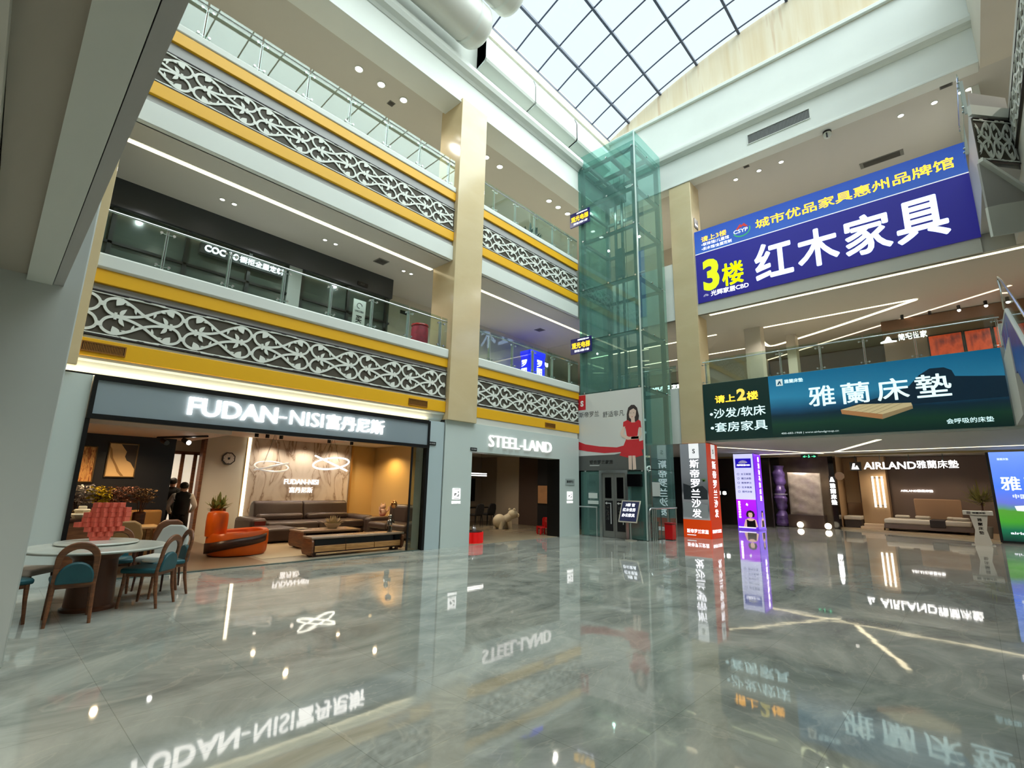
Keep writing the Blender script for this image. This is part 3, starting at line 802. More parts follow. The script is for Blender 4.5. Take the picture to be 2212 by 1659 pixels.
ceiling_vent('square diffuser in the second floor ceiling near the marble column', -12.13, 7.23, 8.1, .34, .34, 'square ceiling diffusers')
ceiling_vent('square diffuser in the second floor ceiling above the blue totem', -12.6, 15.2, 8.1, .34, .34, 'square ceiling diffusers')
for lb, x, y, z, w, h in (('small square hatch in the top ceiling at the upper frame edge', -10.95, 4.55, 13.62, .22, .22), ('small square hatch in the top ceiling between column and lift', -11.2, 13.1, 13.62, .2, .2), ('dim square hatch beside three downlights on the top floor', -12.26, 7.2, 13.62, .2, .2), ('small hatch in the top ceiling by the pale column', -4.85, 18.1, 13.75, .2, .14), ('small hatch in the top ceiling near the landing corner', .9, 18.05, 13.75, .3, .16), ('dark slot vent in the top ceiling just above the blue banner', -1.0, 20.9, 13.75, 1.3, .4)):
    ceiling_vent(lb, x, y, z, w, h, 'hatches and vents in the top ceiling')
t = thing('dome_camera', 'white dome security camera under the top ceiling above the blue banner', 'camera', (-2.18, 17.95, 13.75))
obj('base', MB().lathe([(.0, 0), (.13, 0), (.13, -.05), (.10, -.07), (0, -.07)], (-2.18, 17.95, 13.75), 18, cap=False), BLACK, t, smooth=True)
obj('housing', MB().ball((-2.18, 17.95, 13.62), .13), WHITE, t, smooth=True)
obj('lens', B(-2.2, -2.16, 17.80, 17.86, 13.47, 13.62), BLACKG, t)

# light strips set into the ceilings
def strip(label, pts, z, wd, m, group=None, name='strip_light', closed=False):
    P = [Vector((p[0], p[1], 0)) for p in pts]
    t = thing(name, label, 'strip light', (P[0].x, P[0].y, z), group)
    F = lambda u, v, n: Vector((u, v, z - .012 + n * .2))
    s = MB(); stroke(s, [(p.x, p.y) for p in P], wd, F, -.02, closed); obj('diffuser', s, m, t)
    e = MB(); stroke(e, [(p.x, p.y) for p in P], wd + .07, lambda u, v, n: Vector((u, v, z - .002 + n * .2)), -.02, closed); obj('channel', e, WHITE, t)
    return t
g = 'warm strip lights in the second floor ceilings'
strip('warm light strip in the second floor ceiling above the white lit sign', [(-11.30, 1.0), (-11.42, 8.56)], 8.1, .13, LEDWARM, g)
strip('warm light strip in the second floor ceiling between marble column and lift', [(-11.42, 9.6), (-11.5, 17.5)], 8.1, .11, LEDWARM, g)
strip('long warm light strip under the blue banner', [(-6.5, 17.86), (8.0, 17.86)], 8.1, .12, LEDWARM, g)
tri = spline([(-6.15, 21.35), (-5.9, 21.25), (-3.4, 21.25), (-1.0, 21.25), (-.72, 21.33), (-1.0, 21.55), (-3.3, 22.95), (-5.6, 24.15), (-6.1, 24.3), (-6.25, 24.0), (-6.2, 22.6)], 3, True)
strip('white triangular loop of light in the back gallery ceiling', tri, 8.3, .16, LEDWARM, None, 'loop_light', True)
strip('peach diagonal light line in the back gallery ceiling', [(-7.2, 27.0), (1.7, 21.7)], 8.3, .10, LEDPINK)
g = 'light lines in the ground floor hall ceiling'
strip('slanting light line in the hall ceiling beside the orange totem', [(-7.17, 19.5), (-4.6, 24.7)], 3.3, .08, LEDWARM, g)
strip('slanting light line in the hall ceiling under the green banner', [(-2.0, 19.1), (-3.95, 23.75)], 3.3, .14, LEDWARM, g)
strip('straight light line along the hall ceiling before the mattress shop', [(-8.0, 24.55), (8.0, 22.4)], 3.3, .12, LEDWARM, g)
t = thing('cove_light', 'hidden warm strip lighting the cove above the sofa shop sign', 'strip light', (-10.5, 4.5, 3.275))
obj('diffuser', B(-10.52, -10.48, .5, 8.5, 3.275, 3.295), LEDCOVE, t); obj('channel', B(-10.47, -10.45, .5, 8.5, 3.272, 3.30), BLACK, t)

# the two white ducts under the skylight and the gutter boxes
def duct(label, x, z, r, y1, y0):
    t = thing('air_duct', label, 'duct', (x, y1, z), 'white ducts under the skylight')
    prof = [(r * math.sin(PI / 2 * k / 8), -r * .55 * (1 - math.cos(PI / 2 * k / 8))) for k in range(9)]
    prof = [(r * math.cos(PI / 2 * k / 8) if k < 8 else .001, r * .6 * math.sin(PI / 2 * k / 8)) for k in range(9)]
    obj('end_cap', MB().lathe(prof, (x, y1, z), 28, 'y', cap=False), mat('duct_white', rgb(224, 224, 216), .3), t, smooth=True)
    obj('pipe', MB().lathe([(r, y0 - y1), (r, 0)], (x, y1, z), 28, 'y', cap=False), mat('duct_white', rgb(224, 224, 216), .3), t, smooth=True)
    s = MB().lathe([(r * 1.012, -.35), (r * 1.012, -.25)], (x, y1, z), 28, 'y', cap=False)
    obj('joint_band', s, WHITE, t, smooth=True)
    h = MB()
    for yy in (y1 - .5, y1 - 2.5):
        h.tube([(x, yy, z + r * .9), (x, yy, arch_z(x) - .03)], .02, 6)
    obj('hanger', h, STEEL, t)
duct('lower white round duct hanging along the west wall below the skylight', -9.72, 15.75, .66, 8.45, .4)
duct('upper white round duct ending in front of the skylight glass', -8.9, 16.86, .60, 9.1, .4)
for lb, a, b in (('first white gutter box on the upper west wall, from the duct end', 9.25, 11.78), ('middle white gutter box on the upper west wall', 11.82, 14.4), ('last white gutter box on the upper west wall, by the glass lift', 14.44, 17.0)):
    t = thing('gutter_box', lb, 'gutter', (-10.45, a, 15.4), 'white gutter boxes under the skylight')
    p = [(-10.505, 15.3), (-10.12, 15.42), (-10.08, 15.5), (-10.08, 16.15), (-10.2, 16.45), (-10.505, 16.5)]
    obj('body', MB().prism(p, (0, b, 0), X_, Z_, b - a), WHITE, t)
    obj('end_plate', MB().prism([(x_ + (.02 if x_ > -10.5 else 0), z_ - .02 if z_ < 15.6 else z_ + .02) for x_, z_ in p], (0, a + .03, 0), X_, Z_, .03), STEEL, t)
# ================================================================ FIRST SHOP: FUDAN-NISI
def poster(mb_list, parent): pass
t = thing('shop_sign', 'wide grey sofa shop sign with big white letters in a black frame', 'shop sign', (-10.44, 1.13, 2.57))
f = MB(); f.box(-10.5, -10.38, 1.11, 8.04, 3.2, 3.27); f.box(-10.5, -10.38, 1.11, 8.04, 2.56, 2.64); f.box(-10.5, -10.38, 1.11, 1.17, 2.64, 3.2); f.box(-10.5, -10.38, 7.98, 8.04, 2.64, 3.2)
obj('frame', f, BLACK, t)
obj('panel', B(-10.48, -10.41, 1.17, 7.98, 2.64, 3.2), SIGNP, t)
l = MB(); l.text('FUDAN', (-10.41, 2.49, 2.78), Y_, Z_, 1.60, .33, .05, .02)
l.text('-', (-10.41, 4.13, 2.91), Y_, Z_, .15, .03, .05)
l.text('NISI', (-10.41, 4.36, 2.80), Y_, Z_, .72, .30, .05, -.006)
l.text('富丹尼斯', (-10.41, 5.16, 2.785), Y_, Z_, 1.47, .335, .05, .008)
obj('lettering', l, LEDW, t)
t = thing('shopfront_frame', 'black steel frame around the sofa shop opening', 'door frame', (-10.45, 1.1, 0))
for y0, y1 in ((1.10, 1.16), (7.97, 8.05)):
    obj('upright', B(-10.55, -10.40, y0, y1, 0, 2.56), BLACK, t)
obj('threshold', B(-10.55, -10.45, 1.16, 7.97, 0, .016), STEELD, t)
t = thing('glass_door_panel', 'dark sliding glass panel at the console end of the sofa shop front', 'glass panel', (-10.5, 7.7, 0))
obj('pane', B(-10.53, -10.51, 7.62, 7.97, .02, 2.56), SHOPG, t)
obj('stile', B(-10.54, -10.50, 7.58, 7.62, .02, 2.56), BLACK, t)
def plate(label, y, z, w, h, txt, x=-10.42, cat='sign'):
    t = thing('number_plate', label, cat, (x, y, z), 'black number plates')
    obj('plate', B(x, x + .02, y, y + w, z, z + h), BLACK, t)
    obj('lettering', MB().text(txt, (x + .02, y + w * .12, z + h * .3), Y_, Z_, w * .76, h * .4, .003), mat('plate_white', rgb(220, 220, 220), .5), t)
plate('small black number plate beside the sofa shop sign', 8.04, 2.65, .24, .09, 'A1-0102', -10.44)
plate('small black number plate at the corner of the pale clad shop opening', 9.52, 2.60, .25, .09, 'A1-0103')

# wall clock, pictures, ring lamps, wall sign
t = thing('wall_clock', 'octagonal white clock with a black rim on the cream wall', 'clock', (-17.0, 5.36, 2.3))
oc = [(.2 * math.cos(PI / 8 + k * PI / 4), .2 * math.sin(PI / 8 + k * PI / 4)) for k in range(8)]
obj('rim', MB().prism(oc, (-17.0, 5.36, 2.3), Y_, Z_, .05), mat('clock_rim', rgb(40, 30, 26), .4), t)
obj('dial', MB().prism([(a * .82, b * .82) for a, b in oc], (-16.95, 5.36, 2.3), Y_, Z_, .006), mat('clock_dial', rgb(210, 205, 195), .5), t)
h = MB()
for a, ln in ((.9, .1), (2.3, .07)):
    h.prism([(-.008 * math.sin(a), .008 * math.cos(a)), (.008 * math.sin(a), -.008 * math.cos(a)), (ln * math.cos(a), ln * math.sin(a))], (-16.944, 5.36, 2.3), Y_, Z_, .004)
for k in range(12):
    a = k * PI / 6; h.prism([(.125 * math.cos(a), .125 * math.sin(a)), (.125 * math.cos(a + .08), .125 * math.sin(a + .08)), (.145 * math.cos(a + .08), .145 * math.sin(a + .08)), (.145 * math.cos(a), .145 * math.sin(a))], (-16.944, 5.36, 2.3), Y_, Z_, .003)
h.lathe([(.001, 0), (.035, 0), (.035, .006), (.001, .006)], (-16.944, 5.36, 2.3), 14, 'x', cap=False)
obj('hand', h, BLACK, t)
PIC1 = ramp_mat('amber_abstract_canvas', [(.2, rgb(54, 26, 14)), (.42, rgb(150, 84, 36)), (.55, rgb(214, 160, 90)), (.75, rgb(110, 60, 30))], None, .5, (1, 3.2, .8), nscale=2.2, distort=2.5)
def picture(label, y0, y1, z0, z1, x, m):
    t = thing('framed_picture', label, 'picture', (x, (y0 + y1) / 2, z0), 'framed pictures on the dark wall')
    f = MB(); w = .018
    for a, b, c, e in ((y0, y1, z0, z0 + w), (y0, y1, z1 - w, z1), (y0, y0 + w, z0 + w, z1 - w), (y1 - w, y1, z0 + w, z1 - w)):
        f.box(x, x + .04, a, b, c, e)
    obj('frame', f, mat('dark_gold_frame', rgb(110, 84, 50), .4, metal=.5), t)
    obj('canvas', B(x, x + .025, y0 + w, y1 - w, z0 + w, z1 - w), m, t)
    return t
picture('narrow amber abstract picture on the dark wall, partly behind the shop frame', 1.18, 1.66, 1.53, 2.24, -12.995, PIC1)
SAND = mat('sand_canvas', rgb(222, 184, 128), .6, vary=.05, vscale=4)
t = picture('cream and black landscape picture with a dark river on the dark wall', 1.83, 2.33, 1.64, 2.34, -12.995, SAND)
pm = mat('umber_paint', rgb(52, 40, 30), .6)
m = MB()
m.prism([(.20, .67), (.48, .67), (.48, .17), (.40, .30), (.33, .34), (.29, .42), (.31, .52), (.25, .60)], (-12.97, 1.83, 1.645), Y_, Z_, .003)
obj('dark_shape', m, pm, t)
m = MB(); m.prism([(.02, .62), (.06, .56), (.10, .38), (.19, .22), (.24, .12), (.32, .02), (.27, .02), (.20, .10), (.15, .22), (.05, .40)], (-12.97, 1.83, 1.645), Y_, Z_, .003)
obj('river', m, mat('ochre_paint', rgb(150, 112, 60), .6), t)
def ring_lamp(label, c, r, m, tilt, group='ring chandeliers in the sofa room'):
    t = thing('ring_chandelier', label, 'chandelier', c, group)
    cv = Vector(c)
    for k, (tx, ty) in enumerate(tilt):
        R = Matrix.Rotation(tx, 3, Vector((.89, -.46, 0))) @ Matrix.Rotation(ty, 3, Vector((.46, .89, 0)))
        pts = [cv + R @ Vector((r * math.cos(2 * PI * j / 40), r * math.sin(2 * PI * j / 40), 0)) for j in range(40)]
        obj('ring', MB().tube(pts, .024, 6, True), m, t, smooth=True)
    w = MB()
    for dx, dy in ((.1, .2), (-.1, -.2), (.1, -.25)):
        w.tube([(c[0] + dx, c[1] + dy, c[2] + .05), (c[0], c[1], 2.98)], .004, 4)
    obj('cable', w, BLACK, t)
    obj('canopy', MB().lathe([(.001, 0), (.09, 0), (.09, -.03), (.001, -.03)], (c[0], c[1], 3.0), 16, cap=False), WHITE, t)
ring_lamp('bright double ring chandelier over the coffee table', (-14.0, 7.22, 2.19), .5, glow('ring_light', (1, .95, .8, 1), 3), [(.14, .36), (-.42, .03)])
ring_lamp('dim double ring chandelier near the clock', (-14.6, 5.75, 2.04), .44, mat('ring_silver', rgb(226, 220, 212), .3, emit=(1, .95, .88, 1), es=.25, sample=False), [(-.10, .33), (.24, .04)])  # these rings carry a faint emission of their own
t = thing('wall_sign', 'small glowing two line sign on the marble wall above the sofa', 'sign', (-16.97, 7.15, 1.25))
SG = glow('sign_glow', (1, .90, .82, 1), 1.6)
l = MB().text('FUDAN-NISI', (-16.96, 7.14, 1.55), Y_, Z_, 1.19, .17, .04, .01); obj('latin_lettering', l, SG, t)
l = MB().text('富丹尼斯', (-16.96, 7.34, 1.27), Y_, Z_, .80, .19, .04, .0); obj('chinese_lettering', l, SG, t)
def vstrip(label, x, y, z0, z1, w):
    t = thing('wall_light_strip', label, 'strip light', (x, y, z0), 'upright light strips beside the marble wall')
    obj('diffuser', B(x, x + .03, y - w / 2, y + w / 2, z0, z1), glow('upright_strip', (1, .9, .66, 1), 3.2), t)
    obj('channel', B(x - .04, x, y - w / 2 - .02, y + w / 2 + .02, z0, z1), mat('brass_trim', rgb(190, 150, 90), .3, metal=.8), t)
vstrip('upright light strip between the cream wall and the marble wall', -16.98, 5.92, .1, 3.0, .085)
for i, (yy, lb) in enumerate(((5.03, 'next to the clock wall'), (5.31, 'second from the clock wall'), (5.68, 'third, above the marble wall'), (7.09, 'over the middle of the marble wall'), (7.83, 'at the ochre end of the marble wall'))):
    t = thing('spot_lamp', 'small black surface spot under the shop ceiling, ' + lb, 'spot lamp', (-14, yy, 2.78), 'black ceiling spots in the sofa room')
    obj('body', MB().lathe([(.001, 0), (.05, 0), (.05, -.22), (.001, -.22)], (-14, yy, 3.0), 14, cap=False), BLACK, t, smooth=True)
t = thing('track_light', 'black ceiling track with a lit adjustable spot above the dark wall', 'track light', (-12.0, 2.9, 2.48))
obj('track', MB().tube([(-12.6, 2.55, 2.48), (-11.2, 3.1, 2.48)], .02, 6), BLACK, t)
for (x, yy), lit in (((-12.5, 2.62), False), ((-11.9, 2.86), True)):
    q = obj('spot', MB().tube([(x + .02, yy, 2.42), (x + .2, yy + .05, 2.36)], .05, 12), BLACK, t, smooth=True)
    if lit:
        obj('lens', MB().tube([(x + .2, yy + .05, 2.36), (x + .21, yy + .054, 2.357)], .045, 12), DOWN, q)
    obj('stem', MB().tube([(x, yy, 2.48), (x + .04, yy, 2.42)], .012, 6), BLACK, q)

# rear doorway glowing behind the people
t = thing('glazed_screen', 'brown framed lit glass screen at the far back of the shop', 'screen', (-18.1, 4.6, 0))
f = MB()
for yy in (4.08, 4.40, 4.74, 5.08):
    f.box(-18.15, -18.05, yy - .05, yy + .05, 0, 2.45)
f.box(-18.15, -18.05, 4.03, 5.13, 2.4, 2.5)
obj('frame', f, WOOD, t)
for a, b in ((4.13, 4.35), (4.45, 4.69), (4.79, 5.03)):
    obj('pane', B(-18.12, -18.1, a, b, .1, 2.4), mat('lit_curtain_glass', rgb(214, 206, 190), .4, emit=(1, .9, .72, 1), es=.45, vary=.15, vscale=6, sample=False), t)

# sofa group
def cushion(x0, x1, y0, y1, z0, z1):
    return B(x0, x1, y0, y1, z0, z1)
t = thing('sofa', 'long dark brown leather sofa with a high two part back under the marble wall', 'sofa', (-15.6, 7.5, 0))
obj('base', B(-16.3, -14.95, 5.75, 9.1, .06, .26), LEATHER, t, bevel=.05)
for a, b in ((5.95, 7.45), (7.47, 9.0)):
    obj('seat_cushion', B(-16.1, -14.85, a, b, .24, .47), LEATHER, t, bevel=.07, seg=3)
    m = MB().prism([(-16.45, .40), (-16.0, .40), (-15.95, .55), (-16.05, .98), (-16.15, 1.04), (-16.3, 1.03), (-16.42, .9)], (0, b, 0), X_, Z_, b - a)
    bc = obj('back_cushion', m, LEATHER, t, bevel=.05, seg=3)
    obj('lumbar_roll', B(-16.05, -15.8, a + .05, b - .05, .45, .66), LEATHER, bc, bevel=.08, seg=3)
for a, b in ((5.5, 5.95), (9.0, 9.4)):
    ar = obj('armrest', B(-16.25, -14.9, a, b, .08, .60), LEATHER, t, bevel=.11, seg=3)
    obj('arm_front', B(-14.9, -14.86, a + .08, b - .08, .1, .52), mat('maroon_wood', rgb(96, 30, 26), .3), ar)
obj('chaise', B(-14.95, -13.75, 5.5, 6.35, .06, .40), LEATHER, t, bevel=.07, seg=3)
t = thing('side_sofa', 'dark brown leather loveseat against the ochre wall', 'sofa', (-13.6, 9.4, 0))
obj('base', B(-14.3, -12.2, 8.85, 9.85, .06, .26), LEATHER, t, bevel=.05)
for a, b in ((-14.25, -13.25), (-13.23, -12.25)):
    obj('seat_cushion', B(a, b, 8.75, 9.6, .25, .46), LEATHER, t, bevel=.07, seg=3)
    obj('back_cushion', B(a, b, 9.5, 9.9, .4, .98), LEATHER, t, bevel=.09, seg=3)
for a, b in ((-14.6, -14.25), (-12.25, -11.9)):
    obj('armrest', B(a, b, 8.8, 9.85, .08, .58), LEATHER, t, bevel=.1, seg=3)
def octo_table(name, label, x0, x1, y0, y1, h, cat, drawers, face):
    t = thing(name, label, cat, ((x0 + x1) / 2, (y0 + y1) / 2, 0))
    c = .07
    prof = [(x0 + c, .05), (x1 - c, .05), (x1, .05 + c), (x1, h - .03 - c), (x1 - c, h - .03), (x0 + c, h - .03), (x0, h - .03 - c), (x0, .05 + c)]
    for a, b in ((y0, y0 + .05), (y1 - .05, y1)):
        obj('end_panel', MB().prism(prof, (0, b, 0), X_, Z_, b - a), WOOD, t, bevel=.012)
    obj('body', B(x0 + .06, x1 - .06, y0 + .05, y1 - .05, .09, h - .05), WOODD, t)
    obj('top', B(x0 + .02, x1 - .02, y0 - .01, y1 + .01, h - .05, h), mat('stone_top', rgb(150, 128, 108), .25, vary=.12, vscale=4), t, bevel=.012)
    n = drawers; L = (y1 - y0 - .16) / n
    for k in range(n):
        a = y0 + .08 + L * k
        obj('drawer_front', B(x1 - .065, x1 - .03, a + .008, a + L - .008, .12, h * .56), face, t, bevel=.006)
        obj('shelf_front', B(x1 - .065, x1 - .05, a + .008, a + L - .008, h * .60, h - .06), BLACKG, t)
    f = MB()
    for a in (y0 + .1, y1 - .16):
        for xx in (x0 + .1, x1 - .16):
            f.box(xx, xx + .06, a, a + .06, .012, .1)
    obj('foot', f, WOODD, t)
    return t
octo_table('tv_console', 'long low console with orange wood drawers and angled ends near the floor edge', -11.25, -10.75, 5.28, 7.68, .44, 'cabinet', 3, WOODL)
octo_table('coffee_table', 'dark wood coffee table with stone top in front of the sofa', -12.95, -12.1, 5.72, 7.25, .45, 'table', 2, WOODD)
t = thing('centrepiece_bowl', 'cream bowl of fluffy pampas on the coffee table', 'bowl', (-12.6, 6.7, .45))
obj('bowl', MB().lathe([(.001, 0), (.11, 0), (.2, .09), (.21, .13), (.19, .13), (.1, .03), (.001, .03)], (-12.6, 6.7, .452), 22, cap=False), mat('cream_ceramic', rgb(206, 196, 170), .5), t, smooth=True)
m = MB()
for k in range(120):
    a = random.uniform(0, 2 * PI); e = random.uniform(.2, 1.4); r = random.uniform(.18, .33)
    m.leaf((-12.6 + .08 * math.cos(a), 6.7 + .08 * math.sin(a), .54), (-12.6 + r * math.cos(a) * math.cos(e), 6.7 + r * math.sin(a) * math.cos(e), .56 + r * math.sin(e) * .7), .03)
obj('pampas', m, mat('pampas', rgb(190, 178, 148), .9), t)
tag(obj('book', B(-12.9, -12.6, 5.82, 6.05, .452, .475), mat('grey_book', rgb(170, 164, 154), .6), bevel=.004), 'grey book lying on the end of the coffee table', 'book')
t = thing('side_table', 'round red lacquer side table in the corner beside the sofa', 'side table', (-15.05, 9.84, 0))
obj('top', MB().lathe([(.001, .50), (.36, .50), (.37, .515), (.36, .53), (.001, .53)], (-15.05, 9.84, 0), 28, cap=False), mat('red_lacquer', rgb(120, 28, 18), .25), t, smooth=True)
obj('pedestal', MB().lathe([(.2, .012), (.2, .03), (.07, .08), (.05, .28), (.09, .5)], (-15.05, 9.84, 0), 20), mat('red_lacquer', rgb(120, 28, 18), .25), t, smooth=True)
t = thing('cat_ornament', 'pale seated cat ornament with raised paws on the red side table', 'ornament', (-15.05, 9.8, .53))
orn = mat('peach_ceramic', rgb(222, 186, 160), .4)
obj('body', MB().ball((-15.05, 9.80, .67), .13, rz=.14), orn, t, smooth=True)
hd = obj('head', MB().ball((-15.05, 9.80, .86), .10, rz=.085), orn, t, smooth=True)
e = MB()
for s in (-1, 1):
    e.lathe([(.035, 0), (.001, .07)], (-15.05, 9.80 + s * .06, .92), 8)
obj('ear', e, orn, hd)
for s in (-1, 1):
    obj('paw', MB().tube([(-15.0, 9.8 + s * .1, .68), (-14.97, 9.8 + s * .17, .76), (-14.98, 9.8 + s * .18, .86)], [.035, .035, .03], 8), orn, t, smooth=True)
t = thing('balloon_figurine', 'silver chrome figurine holding a gold balloon on the console', 'figurine', (-10.95, 7.36, .44))
CHR = mat('chrome', rgb(150, 140, 130), .12, metal=1.0); GOLD = mat('rose_gold', rgb(220, 150, 90), .15, metal=1.0)
m = MB()
m.tube([(-10.95, 7.33, .445), (-10.95, 7.33, .58)], [.035, .03], 8); m.tube([(-10.95, 7.40, .445), (-10.94, 7.40, .58)], [.035, .03], 8)
m.ball((-10.95, 7.365, .67), .065, rz=.10); m.ball((-10.95, 7.365, .815), .06)
m.tube([(-10.95, 7.31, .72), (-10.92, 7.27, .64), (-10.9, 7.3, .58)], .022, 8); m.tube([(-10.95, 7.42, .72), (-10.92, 7.46, .66), (-10.9, 7.44, .74)], .022, 8)
obj('body', m, CHR, t, smooth=True)
obj('string', MB().tube([(-10.9, 7.44, .74), (-10.92, 7.43, 1.02)], .006, 5), CHR, t)
obj('balloon', MB().ball((-10.92, 7.43, 1.11), .08, rz=.095), GOLD, t, smooth=True)

# orange swivel armchair
t = thing('armchair', 'orange leather tub armchair with a dark slanting wood skirt', 'armchair', (-12.3, 4.3, 0))
n = 36; vs = []; fs = []
def tub(a):
    ca, sa = math.cos(a), math.sin(a)
    return (-12.32 + .52 * math.copysign(abs(ca) ** .8, ca), 4.30 + .60 * math.copysign(abs(sa) ** .8, sa))
def ring(hs, sc):
    return [(-12.32 + (tub(2 * PI * k / n)[0] + 12.32) * sc, 4.30 + (tub(2 * PI * k / n)[1] - 4.30) * sc, hs(2 * PI * k / n)) for k in range(n)]
hi = lambda a: .46 + .12 * math.sin(a - .4) * 0 + (.04 if math.sin(a) > 0 else 0)
rings = [ring(lambda a: .03, .92), ring(lambda a: .08, .98), ring(lambda a: .30, 1.02), ring(lambda a: .49 + .04 * math.sin(a), 1.0), ring(lambda a: .53 + .04 * math.sin(a), .94), ring(lambda a: .50 + .04 * math.sin(a), .82), ring(lambda a: .38, .76)]
m = MB()
for rr in rings: m.v += rr
for i in range(len(rings) - 1):
    for k in range(n):
        m.f.append((i * n + k, i * n + (k + 1) % n, (i + 1) * n + (k + 1) % n, (i + 1) * n + k))
m.f.append(tuple(range(n - 1, -1, -1)))
obj('body', m, ORANGE, t, smooth=True)
m = MB().lathe([(.001, 0), (.40, 0), (.42, .05), (.38, .10), (.001, .11)], (-12.32, 4.30, .36), 28, cap=False)
obj('seat_cushion', m, mat('bright_orange_leather', rgb(240, 120, 20), .35), t, smooth=True)
pr = [(.20, 0), (.205, .1), (.21, .3), (.205, .45), (.185, .505), (.12, .53), (.001, .535)]
m = MB().lathe(pr, (-12.40, 3.86, .42), 28, cap=False)
m.v = [(-12.40 + (x + 12.40) * 1.25, y, z) for x, y, z in m.v]
obj('backrest', m, ORANGE, t, smooth=True)
m = MB(); a0 = -2.6
for i in range(25):
    a = -1.75 + 2.5 * i / 24
    x, y = tub(a); f = i / 24
    for sc, z in ((1.035, .05 + .27 * f), (1.05, .27 + .21 * f)):
        m.v.append((-12.32 + (x + 12.32) * sc, 4.30 + (y - 4.30) * sc, z))
for i in range(24):
    m.f.append((2 * i, 2 * i + 2, 2 * i + 3, 2 * i + 1))
o = obj('wood_skirt', m, WOODD, t, smooth=True)
q = o.modifiers.new('thick', 'SOLIDIFY'); q.thickness = .03; q.offset = -1

def leafy(mb, c, r, n, ln, w, up=.5):
    for k in range(n):
        a = random.uniform(0, 2 * PI); e = random.uniform(-.2, 1.3)
        b = Vector(c) + Vector((random.uniform(-r, r) * .4, random.uniform(-r, r) * .4, random.uniform(0, r)))
        d = Vector((math.cos(a) * math.cos(e), math.sin(a) * math.cos(e), math.sin(e) * up + .1)) * ln * random.uniform(.6, 1.1)
        mb.leaf(b, b + d, w, -.12 * ln)
t = thing('potted_plant', 'leafy green pot plant standing behind the orange armchair', 'plant', (-13.05, 4.05, 0))
obj('pot', MB().lathe([(.10, .012), (.15, .3), (.16, .98), (.14, .98), (.13, .9), (.001, .9)], (-13.05, 4.05, 0), 20, cap=False), mat('dark_orange_glaze', rgb(120, 48, 16), .3), t, smooth=True)
m = MB(); leafy(m, (-13.05, 4.05, .94), .14, 64, .30, .08, .9)
obj('leaves', m, GREENP, t)
obj('stem', MB().tube([(-13.05, 4.05, .8), (-13.04, 4.06, 1.2)], .02, 6), WOODL, t)
tag(obj('rug', B(-14.8, -11.2, 4.45, 7.9, .012, .018), CARPET), 'pale beige rug under the coffee table', 'rug')
t = thing('wall_shelf', 'dark shelf with pale folded cushions beside the glass panel', 'shelf', (-11.2, 9.4, 1.88))
obj('board', B(-11.6, -10.75, 9.2, 9.52, 1.88, 1.92), BLACK, t)
tag(obj('cushion', B(-11.4, -10.9, 9.24, 9.5, 1.92, 2.12), mat('cream_fabric', rgb(206, 192, 166), .8), bevel=.07, seg=3), 'cream cushion on the dark shelf beside the glass panel', 'cushion')
# ================================================================ DINING SET IN FRONT OF THE SHOP
def arch_pts(w, h0, h1, n=14):
    """inverted U from (-w,h0) up over to (w,h0) with crown at h1"""
    pts = [(-w, h0), (-w * 1.0, h1 - w)]
    pts += [(w * math.cos(PI - PI * k / n), h1 - w + w * math.sin(PI - PI * k / n)) for k in range(1, n)]
    return pts + [(w, h1 - w), (w, h0)]
def make_arch_chair(name, label):
    t = thing(name, label, 'chair', (0, 0, 0), 'arch back dining chairs at the round table')
    rec = Vector((0, -.16, 1)).normalized()
    for s in (-1, 1):
        obj('leg', MB().tube([(s * .195, .20, 0), (s * .185, .18, .25), (s * .18, .17, .42)], [.016, .021, .024], 8), WOOD, t, smooth=True)
        obj('leg', MB().tube([(s * .19, -.27, 0), (s * .18, -.225, .22), (s * .172, -.20, .46)], [.016, .022, .024], 8), WOOD, t, smooth=True)
    o_, i_ = arch_pts(.198, 0, .47), arch_pts(.138, 0, .39)
    obj('back_frame', MB().prism(o_ + i_[::-1], (0, -.19, .43), X_, rec, .032), WOOD, t, bevel=.01)
    pad = [(-.165, 0), (.165, 0)] + [(.165 * math.cos(PI * k / 14), .06 + .175 * math.sin(PI * k / 14)) for k in range(15)]
    obj('back_pad', MB().prism(pad, (0, -.19, .44), X_, rec, .055), TEAL, t, bevel=.015)
    obj('rail', B(-.19, .19, -.225, -.185, .40, .44), WOOD, t, bevel=.006)
    obj('apron', B(-.19, .19, -.19, .18, .38, .425), WOOD, t, bevel=.006)
    st = [(-.215, .22), (-.2, -.2), (.2, -.2), (.215, .22), (.12, .255), (-.12, .255)]
    obj('seat', MB().prism(st, (0, 0, .42), X_, Y_, .06), TEAL, t, bevel=.022, seg=3)
    return t
ch = make_arch_chair('dining_chair', 'arch back wooden chair with a dark teal pad, its back turned to the viewer')
ch.location = (-7.85, 1.01, 0); ch.rotation_euler = (0, 0, PI / 2 - .08)
gch = 'arch back dining chairs at the round table'
dup(ch, (-8.16, 1.80, 0), math.radians(137), 'teal seated arch back chair on the shop side of the table, seen from its side')
dup(ch, (-8.72, 2.10, 0), math.radians(186), 'wooden arch back chair half hidden behind the teal seated chair')
dup(ch, (-8.06, .40, 0), math.radians(24), 'dark teal chair at the round table half hidden by the near pillar')
dup(ch, (-9.32, 1.62, 0), math.radians(-100), 'pale arch back chair behind the pink paper decoration on the round table')
